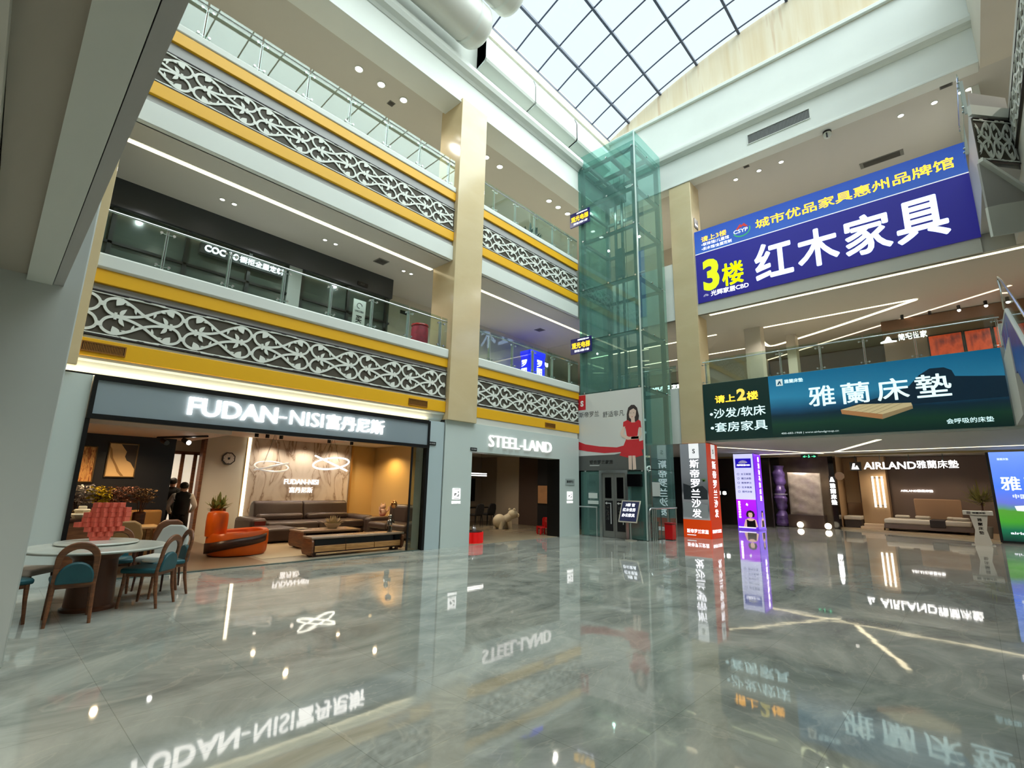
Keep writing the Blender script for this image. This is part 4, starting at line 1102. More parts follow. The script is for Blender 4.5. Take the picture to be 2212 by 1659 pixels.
def scoop_chair(label, loc, rz, m, mw, group):
    t = thing('upholstered_chair', label, 'chair', (0, 0, 0), group)
    pr = [(-.22, 0), (.22, 0), (.24, .22), (.19, .40), (.10, .46), (-.10, .46), (-.19, .40), (-.24, .22)]
    obj('backrest', MB().prism(pr, (0, -.18, .46), X_, Vector((0, -.25, 1)).normalized(), .06), m, t, bevel=.025, seg=3)
    obj('seat', B(-.23, .23, -.2, .24, .40, .48), m, t, bevel=.03, seg=3)
    for s in (-1, 1):
        for y in (.2, -.2):
            obj('leg', MB().tube([(s * .20, y * 1.15, 0), (s * .18, y, .41)], [.013, .02], 8), mw, t, smooth=True)
    t.location = loc; t.rotation_euler = (0, 0, rz)
    return t
gu = 'upholstered chairs behind the round table'
scoop_chair('pale grey upholstered chair leaning behind the round table next to the arch back chairs', (-9.28, 2.17, 0), math.radians(228), mat('pale_grey_fabric', rgb(176, 178, 172), .8), WOODD, gu)
scoop_chair('grey back of a chair between the near pillar and the round table', (-8.98, .66, 0), math.radians(-40), GREYFAB, WOODD, gu)
scoop_chair('tan chair in front of the rear dining table', (-10.93, 1.97, .012), math.radians(84), mat('tan_leather', rgb(152, 112, 66), .5), WOODD, gu)
scoop_chair('brown chair at the end of the rear dining table', (-10.95, 2.53, .012), math.radians(98), mat('brown_leather', rgb(104, 62, 36), .45), WOODD, gu)

t = thing('round_table', 'round grey stone dining table with a turntable and brown drum base', 'table', (-8.45, 1.26, 0))
obj('tabletop', MB().lathe([(.001, .715), (.73, .715), (.755, .73), (.755, .74), (.745, .75), (.001, .75)], (-8.45, 1.26, 0), 56, cap=False), mat('pale_stone_top', rgb(188, 190, 180), .22, vary=.06, vscale=3), t, smooth=True)
obj('turntable', MB().lathe([(.001, .755), (.43, .755), (.45, .765), (.45, .775), (.44, .785), (.001, .785)], (-8.72, 1.30, 0), 44, cap=False), mat('pale_stone_top', rgb(188, 190, 180), .22), t, smooth=True)
obj('base', MB().lathe([(.28, 0), (.28, .03), (.25, .05), (.23, .60), (.34, .70), (.34, .715)], (-8.40, 1.27, 0), 30), mat('brown_drum', rgb(96, 56, 34), .4), t, smooth=True)

# pink stepped paper decoration
t = thing('paper_decoration', 'salmon pink decoration of stepped folded paper cubes on the round table', 'decoration', (-8.83, 1.33, .785))
U = Vector((.16, .98, 0)).normalized(); N = U.cross(Z_); O = Vector((-8.83, 1.33, .785)); cs = .066
obj('foot', MB().prism([(-.10, 0), (.10, 0), (.12, .05), (-.12, .05)], O - N * .05, U, Z_, .10), PINK, t)
for r, (a0, n) in enumerate([(-1.5, 3), (-2.5, 5), (-3.5, 6), (-3.0, 6), (-2.5, 6), (-2.0, 5), (-1.5, 4)]):
    for k in range(n):
        u = (a0 + k + .5) * cs * 1.22 + (.5 * cs if r % 2 else 0); z = .05 + r * .064
        c = O + U * u + N * (.02 * math.cos(u * 8)) + Z_ * z
        h = cs * .86
        q = MB().prism([(-h, 0), (0, -h), (h, 0), (0, h)], c, U, -N, .062)
        vs_ = q.v; q.v = [(x, y, z + (0 if i < 4 else 0)) for i, (x, y, z) in enumerate(vs_)]
        obj('paper_cube', q, PINK, t)

# sideboard with flowers, wooden stand with a cream box
t = thing('sideboard', 'low ochre upholstered bench along the dark wall below the flowers', 'bench', (-12.6, 1.7, 0))
obj('seat', B(-12.95, -12.3, .2, 2.9, .38, .62), mat('ochre_fabric', rgb(150, 110, 56), .7), t, bevel=.04, seg=3)
obj('back', B(-12.98, -12.78, .2, 2.9, .55, .98), mat('ochre_fabric', rgb(150, 110, 56), .7), t, bevel=.05, seg=3)
obj('plinth', B(-12.9, -12.35, .3, 2.8, .012, .38), WOODD, t)
def bouquet(label, y, z, mats, rad, h, n, x=-12.1, group='bunches of artificial flowers by the dark wall'):
    t = thing('flower_bunch', label, 'flowers', (x, y, 0), group)
    obj('vase', MB().lathe([(.08, .012), (.10, .2), (.11, z - .32), (.09, z - .3), (.05, .3)], (x, y, 0), 16), WOODD, t, smooth=True)
    m = MB()
    for k in range(n):
        a = random.uniform(0, 2 * PI); rr = rad * math.sqrt(random.random()); hh = z + random.uniform(-.5, .5) * h
        c = Vector((x + rr * math.cos(a), y + rr * math.sin(a), hh))
        for j in range(5):
            b = 2 * PI * j / 5 + a
            m.leaf(c, c + Vector((.045 * math.cos(b), .045 * math.sin(b), random.uniform(-.01, .03))), .035, .008)
    obj('blossoms', m, mats, t)
    s = MB()
    for k in range(14):
        a = random.uniform(0, 2 * PI); rr = rad * .7 * random.random()
        s.tube([(x, y, z - .45), (x + rr * math.cos(a), y + rr * math.sin(a), z)], .004, 4)
    obj('stem', s, WOODD, t)
WF = mat('white_blossom', rgb(208, 202, 198), .8, vary=.1); YF = mat('yellow_blossom', rgb(214, 190, 20), .7, vary=.1); PF = mat('dusky_pink_blossom', rgb(142, 98, 78), .8, vary=.2)
bouquet('bunch of white artificial blossom beside the shop frame', 1.40, 1.30, WF, .26, .34, 170)
bouquet('bunch of bright yellow artificial blossom', 1.70, 1.30, YF, .20, .30, 130)
bouquet('bunch of dusky pink artificial blossom', 2.05, 1.30, PF, .26, .30, 150)
bouquet('bunch of dry brown grass at the end of the bench', 2.36, 1.28, mat('dry_grass', rgb(120, 92, 60), .9, vary=.2), .24, .26, 120)
t = thing('wooden_stand', 'brown wooden stand box by the shop frame', 'stand', (-10.75, 1.36, 0))
obj('body', B(-11.0, -10.6, 1.17, 1.55, .012, .92), WOOD, t, bevel=.008); obj('top', B(-11.02, -10.58, 1.15, 1.57, .92, .955), WOODD, t)
t = thing('cream_basket', 'cream folded paper basket on the brown wooden stand', 'basket', (-10.78, 1.34, .955))
cr = mat('cream_paper', rgb(232, 208, 172), .6)
obj('bowl', MB().lathe([(.001, 0), (.10, 0), (.15, .07), (.13, .09), (.001, .07)], (-10.76, 1.33, .957), 8, cap=False), cr, t)
obj('upper_tier', MB().lathe([(.001, .06), (.07, .06), (.11, .14), (.09, .155), (.001, .13)], (-10.76, 1.33, .957), 8, cap=False), cr, t)
obj('lid', B(-10.82, -10.71, 1.28, 1.38, 1.09, 1.16), cr, t, bevel=.01)
t = thing('dining_table', 'light wood dining table behind the round table near the bench', 'table', (-11.6, 2.15, 0))
obj('tabletop', B(-11.92, -11.24, 1.7, 2.6, .72, .755), mat('ash_wood', rgb(196, 160, 112), .35), t, bevel=.008)
for x, y in ((-11.84, 1.8), (-11.34, 1.8), (-11.84, 2.5), (-11.34, 2.5)):
    obj('leg', B(x - .03, x + .03, y - .03, y + .03, .012, .72), WOODL, t)

# ---------------------------------------------------------------- people seen from behind
def person(label, loc, rz, top_m, sleeve_m, trouser_m, h=1.68, arm=True, build=1.0):
    t = thing('person', label, 'person', (0, 0, 0))
    s = h / 1.7
    J = {'pelvis': (0, 0, .92), 'waist': (0, .01, 1.06), 'chest': (0, 0, 1.27), 'neck0': (0, -.01, 1.42), 'neck': (0, .01, 1.49), 'head0': (0, .03, 1.55), 'head': (0, .035, 1.63),
         'hl': (-.10, 0, .90), 'kl': (-.11, .02, .50), 'al': (-.11, -.02, .09), 'fl': (-.12, .13, .03),
         'hr': (.10, 0, .90), 'kr': (.12, .05, .50), 'ar': (.13, .01, .09), 'fr': (.15, .16, .03),
         'sl': (-.19, 0, 1.38), 'el': (-.31, .02, 1.14), 'wl': (-.24, .20, .98), 'sr': (.19, 0, 1.38), 'er': (.31, .03, 1.14), 'wr': (.25, .20, 1.0)}
    Rr = {'pelvis': .155, 'waist': .14, 'chest': .165, 'neck0': .10, 'neck': .055, 'head0': .075, 'head': .095, 'hl': .095, 'kl': .062, 'al': .045, 'fl': .042, 'hr': .095, 'kr': .062, 'ar': .045, 'fr': .042,
          'sl': .07, 'el': .046, 'wl': .032, 'sr': .07, 'er': .046, 'wr': .032}
    E = [('pelvis', 'waist'), ('waist', 'chest'), ('chest', 'neck0'), ('neck0', 'neck'), ('neck', 'head0'), ('head0', 'head'), ('pelvis', 'hl'), ('hl', 'kl'), ('kl', 'al'), ('al', 'fl'), ('pelvis', 'hr'), ('hr', 'kr'), ('kr', 'ar'), ('ar', 'fr'),
         ('neck0', 'sl'), ('sl', 'el'), ('el', 'wl'), ('neck0', 'sr'), ('sr', 'er'), ('er', 'wr')]
    ks = list(J)
    # fingers and thumbs
    for sd, w in (('l', -1), ('r', 1)):
        W = Vector(J['w' + sd]); 
        J['p' + sd] = tuple(W + Vector((-w * .01, .075, -.02))); Rr['p' + sd] = .034; E.append(('w' + sd, 'p' + sd)); 
        for k in range(4):
            o = (k - 1.5) * .019
            a = 'f%s%d' % (sd, k); J[a] = tuple(W + Vector((o - w * .01, .135 - .006 * abs(k - 1.3), -.04))); Rr[a] = .009; E.append(('p' + sd, a))
            b = a + 't'; J[b] = tuple(W + Vector((o - w * .01, .165 - .008 * abs(k - 1.3), -.062))); Rr[b] = .008; E.append((a, b))
        a = 't%s' % sd; J[a] = tuple(W + Vector((-w * .05, .09, -.01))); Rr[a] = .011; E.append(('p' + sd, a))
    ks = list(J); ix = {k: i for i, k in enumerate(ks)}
    def skin(name, keys, grow, m, parent, edges=None):
        me = bpy.data.meshes.new(name)
        kk = [k for k in ks if k in keys]; jx = {k: i for i, k in enumerate(kk)}
        me.from_pydata([tuple(Vector(J[k]) * s) for k in kk], [(jx[a], jx[b]) for a, b in E if a in jx and b in jx], [])
        o = bpy.data.objects.new(name, me); C.objects.link(o)
        sk = o.modifiers.new('skin', 'SKIN'); sk.use_smooth_shade = True
        for i, k in enumerate(kk):
            r = (Rr[k] + grow) * s * build
            me.skin_vertices[0].data[i].radius = (r, r * (.78 if k in ('pelvis', 'waist', 'chest') else 1))
        me.skin_vertices[0].data[0].use_root = True
        ss = o.modifiers.new('smooth', 'SUBSURF'); ss.levels = 2; ss.render_levels = 2
        me.materials.append(m)
        dg = bpy.context.evaluated_depsgraph_get(); dg.update()
        me2 = bpy.data.meshes.new_from_object(o.evaluated_get(dg)); me2.name = name
        bpy.data.objects.remove(o)
        o = bpy.data.objects.new(name, me2); C.objects.link(o); o.parent = parent; ORI[o.name] = Vector((0, 0, 0))
        return o
    body = skin('body', set(ks), 0, SKIN, t)
    bm_ = body.data
    SEG = {'top': [('pelvis', 'waist'), ('waist', 'chest'), ('chest', 'neck0')], 'trousers': [('pelvis', 'hl'), ('hl', 'kl'), ('kl', 'al'), ('pelvis', 'hr'), ('hr', 'kr'), ('kr', 'ar')],
           'sleeve_l': [('sl', 'el'), ('el', 'wl')], 'sleeve_r': [('sr', 'er'), ('er', 'wr')], 'skin': [('neck', 'head0'), ('head0', 'head'), ('pl', 'wl'), ('pr', 'wr'), ('pl', 'fl1t'), ('pr', 'fr1t'), ('al', 'fl'), ('ar', 'fr')]}
    def dist(p, a, b):
        a, b = Vector(J[a]) * s, Vector(J[b]) * s; d = b - a; f = max(0, min(1, (p - a).dot(d) / d.dot(d)))
        return (p - a - d * f).length
    owner = {k: [] for k in SEG}
    for p in bm_.polygons:
        c = p.center; best = min(SEG, key=lambda k: min(dist(c, a, b) / (1.6 if k == 'top' else 1.0) for a, b in SEG[k]))
        if c.z < .90 * s and best == 'top': best = 'trousers'
        owner[best].append(p.index)
    nrm = [v.normal.copy() for v in bm_.vertices]
    def cloth(name, keys, m, off):
        idx = [i for k in keys for i in owner[k]]
        ids = sorted({v for i in idx for v in bm_.polygons[i].vertices}); mp_ = {v: j for j, v in enumerate(ids)}
        q = MB().add([bm_.vertices[v].co + nrm[v] * off for v in ids], [tuple(mp_[v] for v in bm_.polygons[i].vertices) for i in idx])
        o = obj(name, q, m, t, smooth=True)
        md = o.modifiers.new('thick', 'SOLIDIFY'); md.thickness = .006; md.offset = -1
    cloth('top', ['top'], top_m, .012)
    cloth('sleeve', ['sleeve_l'], sleeve_m, .010); cloth('sleeve', ['sleeve_r'], sleeve_m, .010)
    cloth('trousers', ['trousers'], trouser_m, .011)
    for sd in 'lr':
        sh = MB(); a = Vector(J['f' + sd]); b = Vector(J['a' + sd])
        sh.tube([(b.x * s, b.y * s - .05, .045), (a.x * s, a.y * s, .045), (a.x * s, a.y * s + .08, .04)], [.05, .052, .04], 10)
        obj('shoe', sh, BLACK, t, smooth=True)
    hr = MB().ball((0, .015 * s, 1.665 * s), .105 * s, 16, 10, rz=.10 * s, ry=.112 * s)
    hr.v = [(x, y if y < .07 * s else .07 * s + (y - .07 * s) * .3, max(z, (1.545 if y < .02 * s else 1.60) * s + max(0, y) * .9)) for x, y, z in hr.v]
    obj('hair', hr, HAIR, t, smooth=True)
    f = MB()
    f.ball((0, .128 * s, 1.59 * s), .014, 8, 6, rz=.022)
    for q in (-1, 1):
        f.ball((q * .098 * s, .03 * s, 1.60 * s), .012, 8, 6, rz=.03, ry=.022)
    obj('nose_and_ears', f, SKIN, body, smooth=True)
    e = MB()
    for q in (-1, 1):
        e.ball((q * .035 * s, .122 * s, 1.625 * s), .010, 8, 6, rz=.007)
    obj('eye', e, BLACK, body, smooth=True)
    obj('mouth', MB().box(-.022 * s, .022 * s, .115 * s, .125 * s, 1.548 * s, 1.556 * s), mat('lip', rgb(160, 90, 80), .5), body)
    t.location = loc; t.rotation_euler = (0, 0, rz)
    return t
VEST = mat('black_vest', rgb(14, 14, 16), .8); SHIRT = mat('white_shirt', rgb(238, 236, 232), .8); TROU = mat('black_trousers', rgb(16, 15, 16), .8)
person('person in a black vest over a white shirt, seen from behind near the shop doorway', (-13.75, 3.47, .012), math.radians(78), VEST, SHIRT, TROU, 1.50, build=1.15)
person('person in dark clothes standing further inside the shop, half hidden by the black vest', (-15.6, 3.66, .012), math.radians(60), VEST, VEST, TROU, 1.60)

# ================================================================ SECOND SHOP: STEEL-LAND
t = thing('lit_shop_letters', 'white lit capital letters on the pale cladding above the dark opening', 'shop sign', (-10.42, 10.24, 2.76))
obj('lettering', MB().text('STEEL-LAND', (-10.42, 10.24, 2.765), Y_, Z_, 2.97, .345, .06, -.008), LEDS, t)
def logo_tile(label, y, z, w, h):
    t = thing('logo_tile', label, 'sign', (-10.42, y, z), 'lit logo tiles beside the pale clad shop opening')
    obj('plate', B(-10.42, -10.40, y, y + w, z, z + h), glow('logo_glow', (1, 1, .97, 1), 1.4), t)
    k = MB(); g_ = mat('logo_grey', rgb(70, 78, 80), .5)
    for a, b, c, e in ((.2, .5, .45, .55), (.2, .32, .3, .55), (.62, .8, .62, .72), (.5, .8, .25, .33), (.7, .8, .33, .5), (.15, .85, .06, .10), (.15, .85, .92, .96)):
        k.box(-10.40, -10.396, y + w * a, y + w * b, z + h * c, z + h * e)
    obj('mark', k, g_, t)
    obj('caption', MB().text('斯帝罗兰', (-10.42, y - .02, z - .12), Y_, Z_, w + .04, .075, .02, .02), glow('logo_glow', (1, 1, .97, 1), 1.4), t)
logo_tile('white lit logo tile on the wide pale pier beside the pale clad shop opening', 8.93, 1.25, .27, .29)
logo_tile('white lit logo tile on the narrow pale pier by the glass lift', 14.14, 1.22, .30, .27)
t = thing('name_plate', 'grey framed name plate above the logo tile by the glass lift', 'sign', (-10.42, 14.03, 1.71))
obj('plate', B(-10.42, -10.405, 14.03, 14.57, 1.71, 1.93), mat('plate_grey', rgb(170, 180, 178), .4), t)
obj('lettering', MB().text('斯帝罗兰', (-10.405, 14.1, 1.78), Y_, Z_, .4, .10, .003, .02), mat('logo_grey', rgb(70, 78, 80), .5), t)
def flower_stool(label, c):
    pass
t = thing('red_pouf', 'fluted red glossy display pouf at the pale clad shop entrance', 'pouf', (-10.98, 10.16, 0))
pts = [((.36 + .022 * math.cos(14 * a)) * math.cos(a), (.36 + .022 * math.cos(14 * a)) * math.sin(a)) for a in [2 * PI * k / 112 for k in range(112)]]
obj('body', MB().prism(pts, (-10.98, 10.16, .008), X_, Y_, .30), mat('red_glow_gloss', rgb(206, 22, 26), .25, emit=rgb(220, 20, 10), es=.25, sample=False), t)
obj('top', MB().lathe([(.001, .308), (.34, .308), (.345, .32), (.34, .33), (.001, .33)], (-10.98, 10.16, 0), 30, cap=False), mat('dark_red_top', rgb(60, 14, 12), .2), t, smooth=True)
for k, (dx, dy, hh, lb) in enumerate(((-.05, -.02, .30, 'tall clear bottle on the red pouf'), (.05, .12, .16, 'short clear glass jar on the red pouf'), (.0, .22, .14, 'smaller clear glass jar at the edge of the red pouf'))):
    o = tag(obj('bottle', MB().lathe([(.001, 0), (.045, 0), (.048, hh * .5), (.018, hh * .72), (.016, hh), (.001, hh)], (-10.95 + dx, 10.08 + dy, .331), 14, cap=False), mat('crystal', rgb(200, 190, 190), .08, metal=.7), smooth=True), lb, 'bottle', 'glassware on the red pouf')
t = thing('bear_bench', 'cream moulded bear shaped child seat inside the pale clad shop', 'stool', (-13.6, 14.45, 0))
BE = mat('cream_plastic', rgb(238, 222, 186), .45)
m = MB().ball((-13.72, 14.2, .30), .22, 18, 12, rz=.27, ry=.30); obj('body', m, BE, t, smooth=True)
hd = obj('head', MB().ball((-13.5, 14.72, .56), .19, 18, 12, rz=.18, ry=.21), BE, t, smooth=True)
e = MB()
for s_ in (-1, 1): e.ball((-13.52 + s_ * .10, 14.70 + s_ * .03, .74), .055)
obj('ear', e, BE, hd, smooth=True)
obj('muzzle', MB().ball((-13.42, 14.92, .52), .085, ry=.07), BE, hd, smooth=True)
for dx, dy in ((-.12, -.12), (.14, -.08), (-.02, .42), (.2, .40)):
    obj('leg', MB().tube([(-13.7 + dx, 14.2 + dy, .008), (-13.68 + dx * .8, 14.22 + dy * .8, .3)], [.085, .10], 12), BE, t, smooth=True)
obj('neck', MB().tube([(-13.66, 14.38, .34), (-13.54, 14.64, .5)], [.16, .14], 12), BE, t, smooth=True)
def red_chair(label, x, y, rz):
    t = thing('child_chair', label, 'chair', (0, 0, 0), 'small red chairs at the pale clad shop entrance')
    obj('seat', B(-.15, .15, -.15, .15, .22, .25), RED, t, bevel=.01)
    obj('backrest', MB().prism([(-.16, 0), (-.06, 0), (-.06, .16), (.06, .16), (.06, 0), (.16, 0), (.16, .24), (.10, .30), (-.10, .30), (-.16, .24)], (0, -.13, .25), X_, Z_, .03), RED, t, bevel=.008)
    for a in (-.13, .13):
        for b in (-.13, .13):
            obj('leg', B(a - .02, a + .02, b - .02, b + .02, 0, .22), RED, t)
    t.location = (x, y, .008); t.rotation_euler = (0, 0, rz)
red_chair('small red child chair with an open back just inside the dark jamb', -11.28, 13.86, math.radians(150))
red_chair('second small red child chair half hidden behind the first', -11.62, 14.26, math.radians(170))
t = thing('television', 'large black television panel on the rear wall of the pale clad shop', 'television', (-17.59, 15.5, 1.0))
obj('bezel', B(-17.6, -17.55, 14.6, 16.45, .92, 1.98), BLACK, t); obj('screen', B(-17.55, -17.54, 14.63, 16.42, .95, 1.95), BLACKG, t)
t = thing('linear_pendant', 'pair of glowing white bars hanging in the pale clad shop', 'pendant lamp', (-14, 12.8, 2.0))
for z in (2.0, 2.075):
    obj('light_bar', B(-14.02, -13.98, 12.3, 13.7, z, z + .035), LEDW, t)
obj('cable', MB().tube([(-14, 12.6, 2.1), (-14, 12.6, 3.0)], .004, 4).tube([(-14, 13.4, 2.1), (-14, 13.4, 3.0)], .004, 4), BLACK, t)
t = thing('dark_dining_table', 'dark dining table in the dim rear of the pale clad shop', 'table', (-16.2, 14.9, 0))
obj('tabletop', B(-16.8, -15.6, 14.2, 15.9, .70, .74), BLACKG, t)
for a in (-16.65, -15.75):
    for b in (14.35, 15.75):
        obj('leg', B(a - .04, a + .04, b - .04, b + .04, .008, .70), mat('chrome_leg', rgb(190, 186, 176), .2, metal=.9), t)
for lb, x, y in (('dark chair at the dim table, facing the entrance', -15.4, 14.5), ('dark chair at the dim table, facing the rear wall', -15.5, 15.3)):
    t = scoop_chair(lb, (x, y, .008), math.radians(90), mat('charcoal_fabric', rgb(40, 38, 38), .7), BLACK, 'dark chairs in the pale clad shop')
t = thing('wall_picture', 'small warm toned picture on the dark end wall of the pale clad shop', 'picture', (-13.0, 15.97, 1.0))
obj('frame', B(-13.28, -12.62, 15.97, 15.995, .95, 1.72), BLACK, t); obj('canvas', B(-13.25, -12.65, 15.96, 15.97, .98, 1.69), mat('tan_canvas', rgb(176, 128, 84), .6, vary=.15), t)
# ================================================================ GLASS LIFT IN THE CORNER
LX0, LX1, LY0, LY1, LZ = -10.42, -7.86, 14.98, 17.12, 15.05
t = thing('glass_lift', 'tall teal glass lift shaft standing in the corner of the atrium', 'lift', ((LX0 + LX1) / 2, 16.05, 0))
lv = [2.2, 5.05, 7.1, 9.14, 11.2, 12.75, 14.45]
for x in (LX0 + .12, LX1 - .14):
    for y in (LY0 + .16, LY1 - .12):
        obj('corner_post', B(x - .07, x + .07, y - .07, y + .07, 0, 14.5), STEELD, t)
for z in lv:
    m = MB()
    for y in (LY0 + .16, LY1 - .12):
        m.box(LX0 + .05, LX1 - .07, y - .05, y + .05, z - .06, z + .06)
    for x in (LX0 + .12, LX1 - .14):
        m.box(x - .05, x + .05, LY0 + .16, LY1 - .12, z - .06, z + .06)
    r = obj('ring_beam', m, STEELD, t)
    for k in range(3):
        for (x, y, ax) in ((LX0 + .2 + k * 1.12, LY0 + .02, 'y'), (LX1 - .02, LY0 + .2 + k * .85, 'x')):
            c = MB().lathe([(.001, -.03), (.035, -.03), (.035, .03), (.001, .03)], (x, y, z + .02), 10, ax, cap=False)
            c.tube([(x, y, z + .02), (x, LY0 + .16, z) if ax == 'y' else (LX1 - .14, y, z)], .012, 6)
            obj('glass_clamp', c, STEEL, r, smooth=True)
zz = [2.28, 5.05, 7.1, 9.14, 11.2, 12.75, 14.45, 15.05]
for a, b in zip(zz, zz[1:]):
    obj('pane', B(LX0, LX1 - .02, LY0, LY0 + .012, a + .01, b - .01), LIFTG, t)
    obj('pane', B(LX1 - .012, LX1, LY0 + .02, LY1, a + .01, b - .01), LIFTG, t)
    obj('pane', B(LX0, LX0 + .012, LY0 + .02, LY1, a + .01, b - .01), LIFTG, t)
obj('pane', B(LX1 - .012, LX1, LY0 + .02, LY1, .02, 2.27), LIFTG, t)
obj('pane', B(LX0, -9.62, LY0, LY0 + .012, .02, 2.2), LIFTG, t)
obj('pane', B(-8.5, LX1 - .02, LY0, LY0 + .012, .02, 2.2), LIFTG, t)
obj('edge_strip', B(LX1 - .03, LX1 + .012, LY0 - .012, LY0 + .03, .02, 15.05), mat('bright_edge_trim', rgb(206, 224, 220), .25, metal=.3), t)
obj('roof_pane', B(LX0, LX1, LY0, LY1, 14.62, 14.64), LIFTG, t)
m = MB()
for x in (-9.9, -8.9):
    m.box(x - .06, x + .06, LY0 + .1, LY1 - .1, 14.3, 14.45)
m.box(LX0 + .1, LX1 - .1, 16.0, 16.14, 14.28, 14.42)
obj('hoist_beam', m, STEELD, t)
obj('hoist_motor', B(-10.1, -9.3, 16.3, 16.9, 13.5, 14.2), mat('teal_machine', rgb(36, 84, 86), .5), t, bevel=.03)
for x, y in ((-9.75, 16.75), (-9.45, 16.75), (-8.75, 16.8)):
    obj('guide_rail', B(x - .035, x + .035, y - .035, y + .035, 0, 14.3), STEELD, t)
for x in (-9.5, -9.2, -9.0):
    obj('cable', MB().tube([(x, 16.2, 2.4), (x, 16.2, 14.3)], .012, 6), STEELD, t)
obj('counterweight', B(-9.7, -9.35, 16.55, 16.72, 10.1, 11.3), STEELD, t)
# landing doors
f = MB(); f.box(-9.62, -9.52, 14.93, 15.06, 0, 2.24); f.box(-8.6, -8.5, 14.93, 15.06, 0, 2.24); f.box(-9.52, -8.6, 14.93, 15.06, 2.14, 2.24)
obj('door_frame', f, STEEL, t)
for a, b in ((-9.52, -9.065), (-9.055, -8.6)):
    q = obj('door', B(a, b, 14.99, 15.03, .01, 2.14), mat('satin_steel', rgb(150, 152, 148), .35, metal=.7), t)
    obj('window', B(a + .1, b - .1, 14.985, 14.99, 1.3, 2.0), BLACKG, q)
    obj('sticker', B(a + .09, b - .06, 14.98, 14.99, .22, 1.22), mat('black_vinyl', rgb(18, 18, 22), .4), q)
    k = MB()
    k.box(a + .13, b - .12, 14.976, 14.98, 1.12, 1.145); k.box(b - .145, b - .12, 14.976, 14.98, .45, 1.12)
    k.prism([(0, 0), (.07, .045), (.07, -.045)], (a + .10, 14.98, 1.132), X_, Z_, .004)
    for i, cc in enumerate('红木家具' if a < -9.1 else '办公家具'):
        k.text(cc, (a + .14, 14.98, .92 - i * .115), X_, Z_, .10, .09, .004, .03)
    obj('arrow_lettering', k, mat('vinyl_white', rgb(226, 226, 226), .5), q)
tag(obj('monitor', B(-8.5, -7.97, 14.88, 14.97, 1.70, 2.11), BLACKG, bevel=.01), 'black screen mounted high on the lift glass beside the doors', 'screen')
for lb, y, x0, x1, z0, z1 in (('white notice taped to the lift glass beside the doors', 14.97, -10.09, -9.72, 1.28, 1.46), ('lower white notice taped to the lift glass beside the doors', 14.97, -10.12, -9.68, 1.08, 1.20)):
    tag(obj('notice', B(x0, x1, y - .004, y, z0, z1), mat('notice_paper', rgb(200, 208, 204), .7)), lb, 'notice', 'notices on the lift glass')
tag(obj('notice', B(-7.858, -7.852, 15.4, 15.95, 1.40, 1.86), mat('notice_paper', rgb(200, 208, 204), .7)), 'white sheet taped to the side glass of the lift', 'notice', 'notices on the lift glass')

# printed poster on the lift glass
t = thing('lift_poster', 'large printed poster of a woman in a red dress on the lift glass', 'poster', (-9.22, 14.96, 2.24))
PX0, PX1, PY = -10.52, -7.90, 14.972
obj('sheet', B(PX0, PX1, PY - .006, PY, 2.24, 5.02), mat('poster_grey_white', rgb(208, 210, 208), .35), t)
REDP = mat('poster_red', rgb(200, 36, 48), .4); INK = mat('poster_ink', rgb(70, 72, 76), .5); PSK = mat('poster_skin', rgb(222, 196, 182), .5); PHA = mat('poster_hair', rgb(52, 42, 44), .5); PDK = mat('poster_dark', rgb(84, 86, 84), .4)
PP = lambda mb, pts, d=.003, y=PY - .006: mb.prism([(x - 0, z - 0) for x, z in pts], (0, y, 0), X_, Z_, d)
obj('dark_foot', PP(MB(), [(PX0, 2.24), (PX1, 2.24), (PX1, 2.95), (-9.0, 2.78), (PX0, 2.76)]), PDK, t)
sw = [(PX0, 3.30), (-10.2, 3.18), (-9.6, 3.08), (-8.9, 3.02), (PX1, 3.22), (PX1, 2.92), (-8.6, 2.86), (-9.4, 2.84), (-10.1, 2.92), (PX0, 3.0)]
obj('red_swoosh', PP(MB(), sw, .004), REDP, t)
lg = PP(MB(), [(PX0 + .02, 4.45), (-10.17, 4.45), (-10.17, 5.0), (PX0 + .02, 5.0)], .004); obj('logo_block', lg, REDP, t)
obj('logo_mark', MB().text('S', (-10.40, PY - .010, 4.58), X_, Z_, .14, .22, .003, .05), mat('poster_white', rgb(240, 240, 240), .4), t)
l = MB(); l.text('斯帝罗兰', (-10.46, PY - .006, 4.16), X_, Z_, .86, .21, .004, .0); l.text('舒适非凡', (-9.44, PY - .006, 4.10), X_, Z_, .86, .21, .004, .0)
obj('slogan', l, INK, t)
obj('shop_name', MB().text('斯帝罗兰家居', (-10.02, PY - .009, 2.46), X_, Z_, .96, .14, .004, .02).box(-10.02, -9.62, PY - .012, PY - .009, 2.40, 2.43), mat('poster_pale', rgb(196, 198, 196), .5), t)
m = MB(); PP(m, [(-8.49, 3.86), (-8.05, 3.86), (-8.02, 4.05), (-8.08, 4.33), (-8.18, 4.44), (-8.30, 4.45), (-8.42, 4.36), (-8.48, 4.15)], .004); obj('hair', m, PHA, t)
m = MB(); PP(m, [(-8.38, 4.02), (-8.30, 3.94), (-8.22, 3.96), (-8.14, 4.08), (-8.12, 4.24), (-8.22, 4.32), (-8.36, 4.26), (-8.40, 4.12)], .006)
PP(m, [(-8.32, 3.80), (-8.18, 3.80), (-8.18, 4.0), (-8.32, 4.0)], .0055)
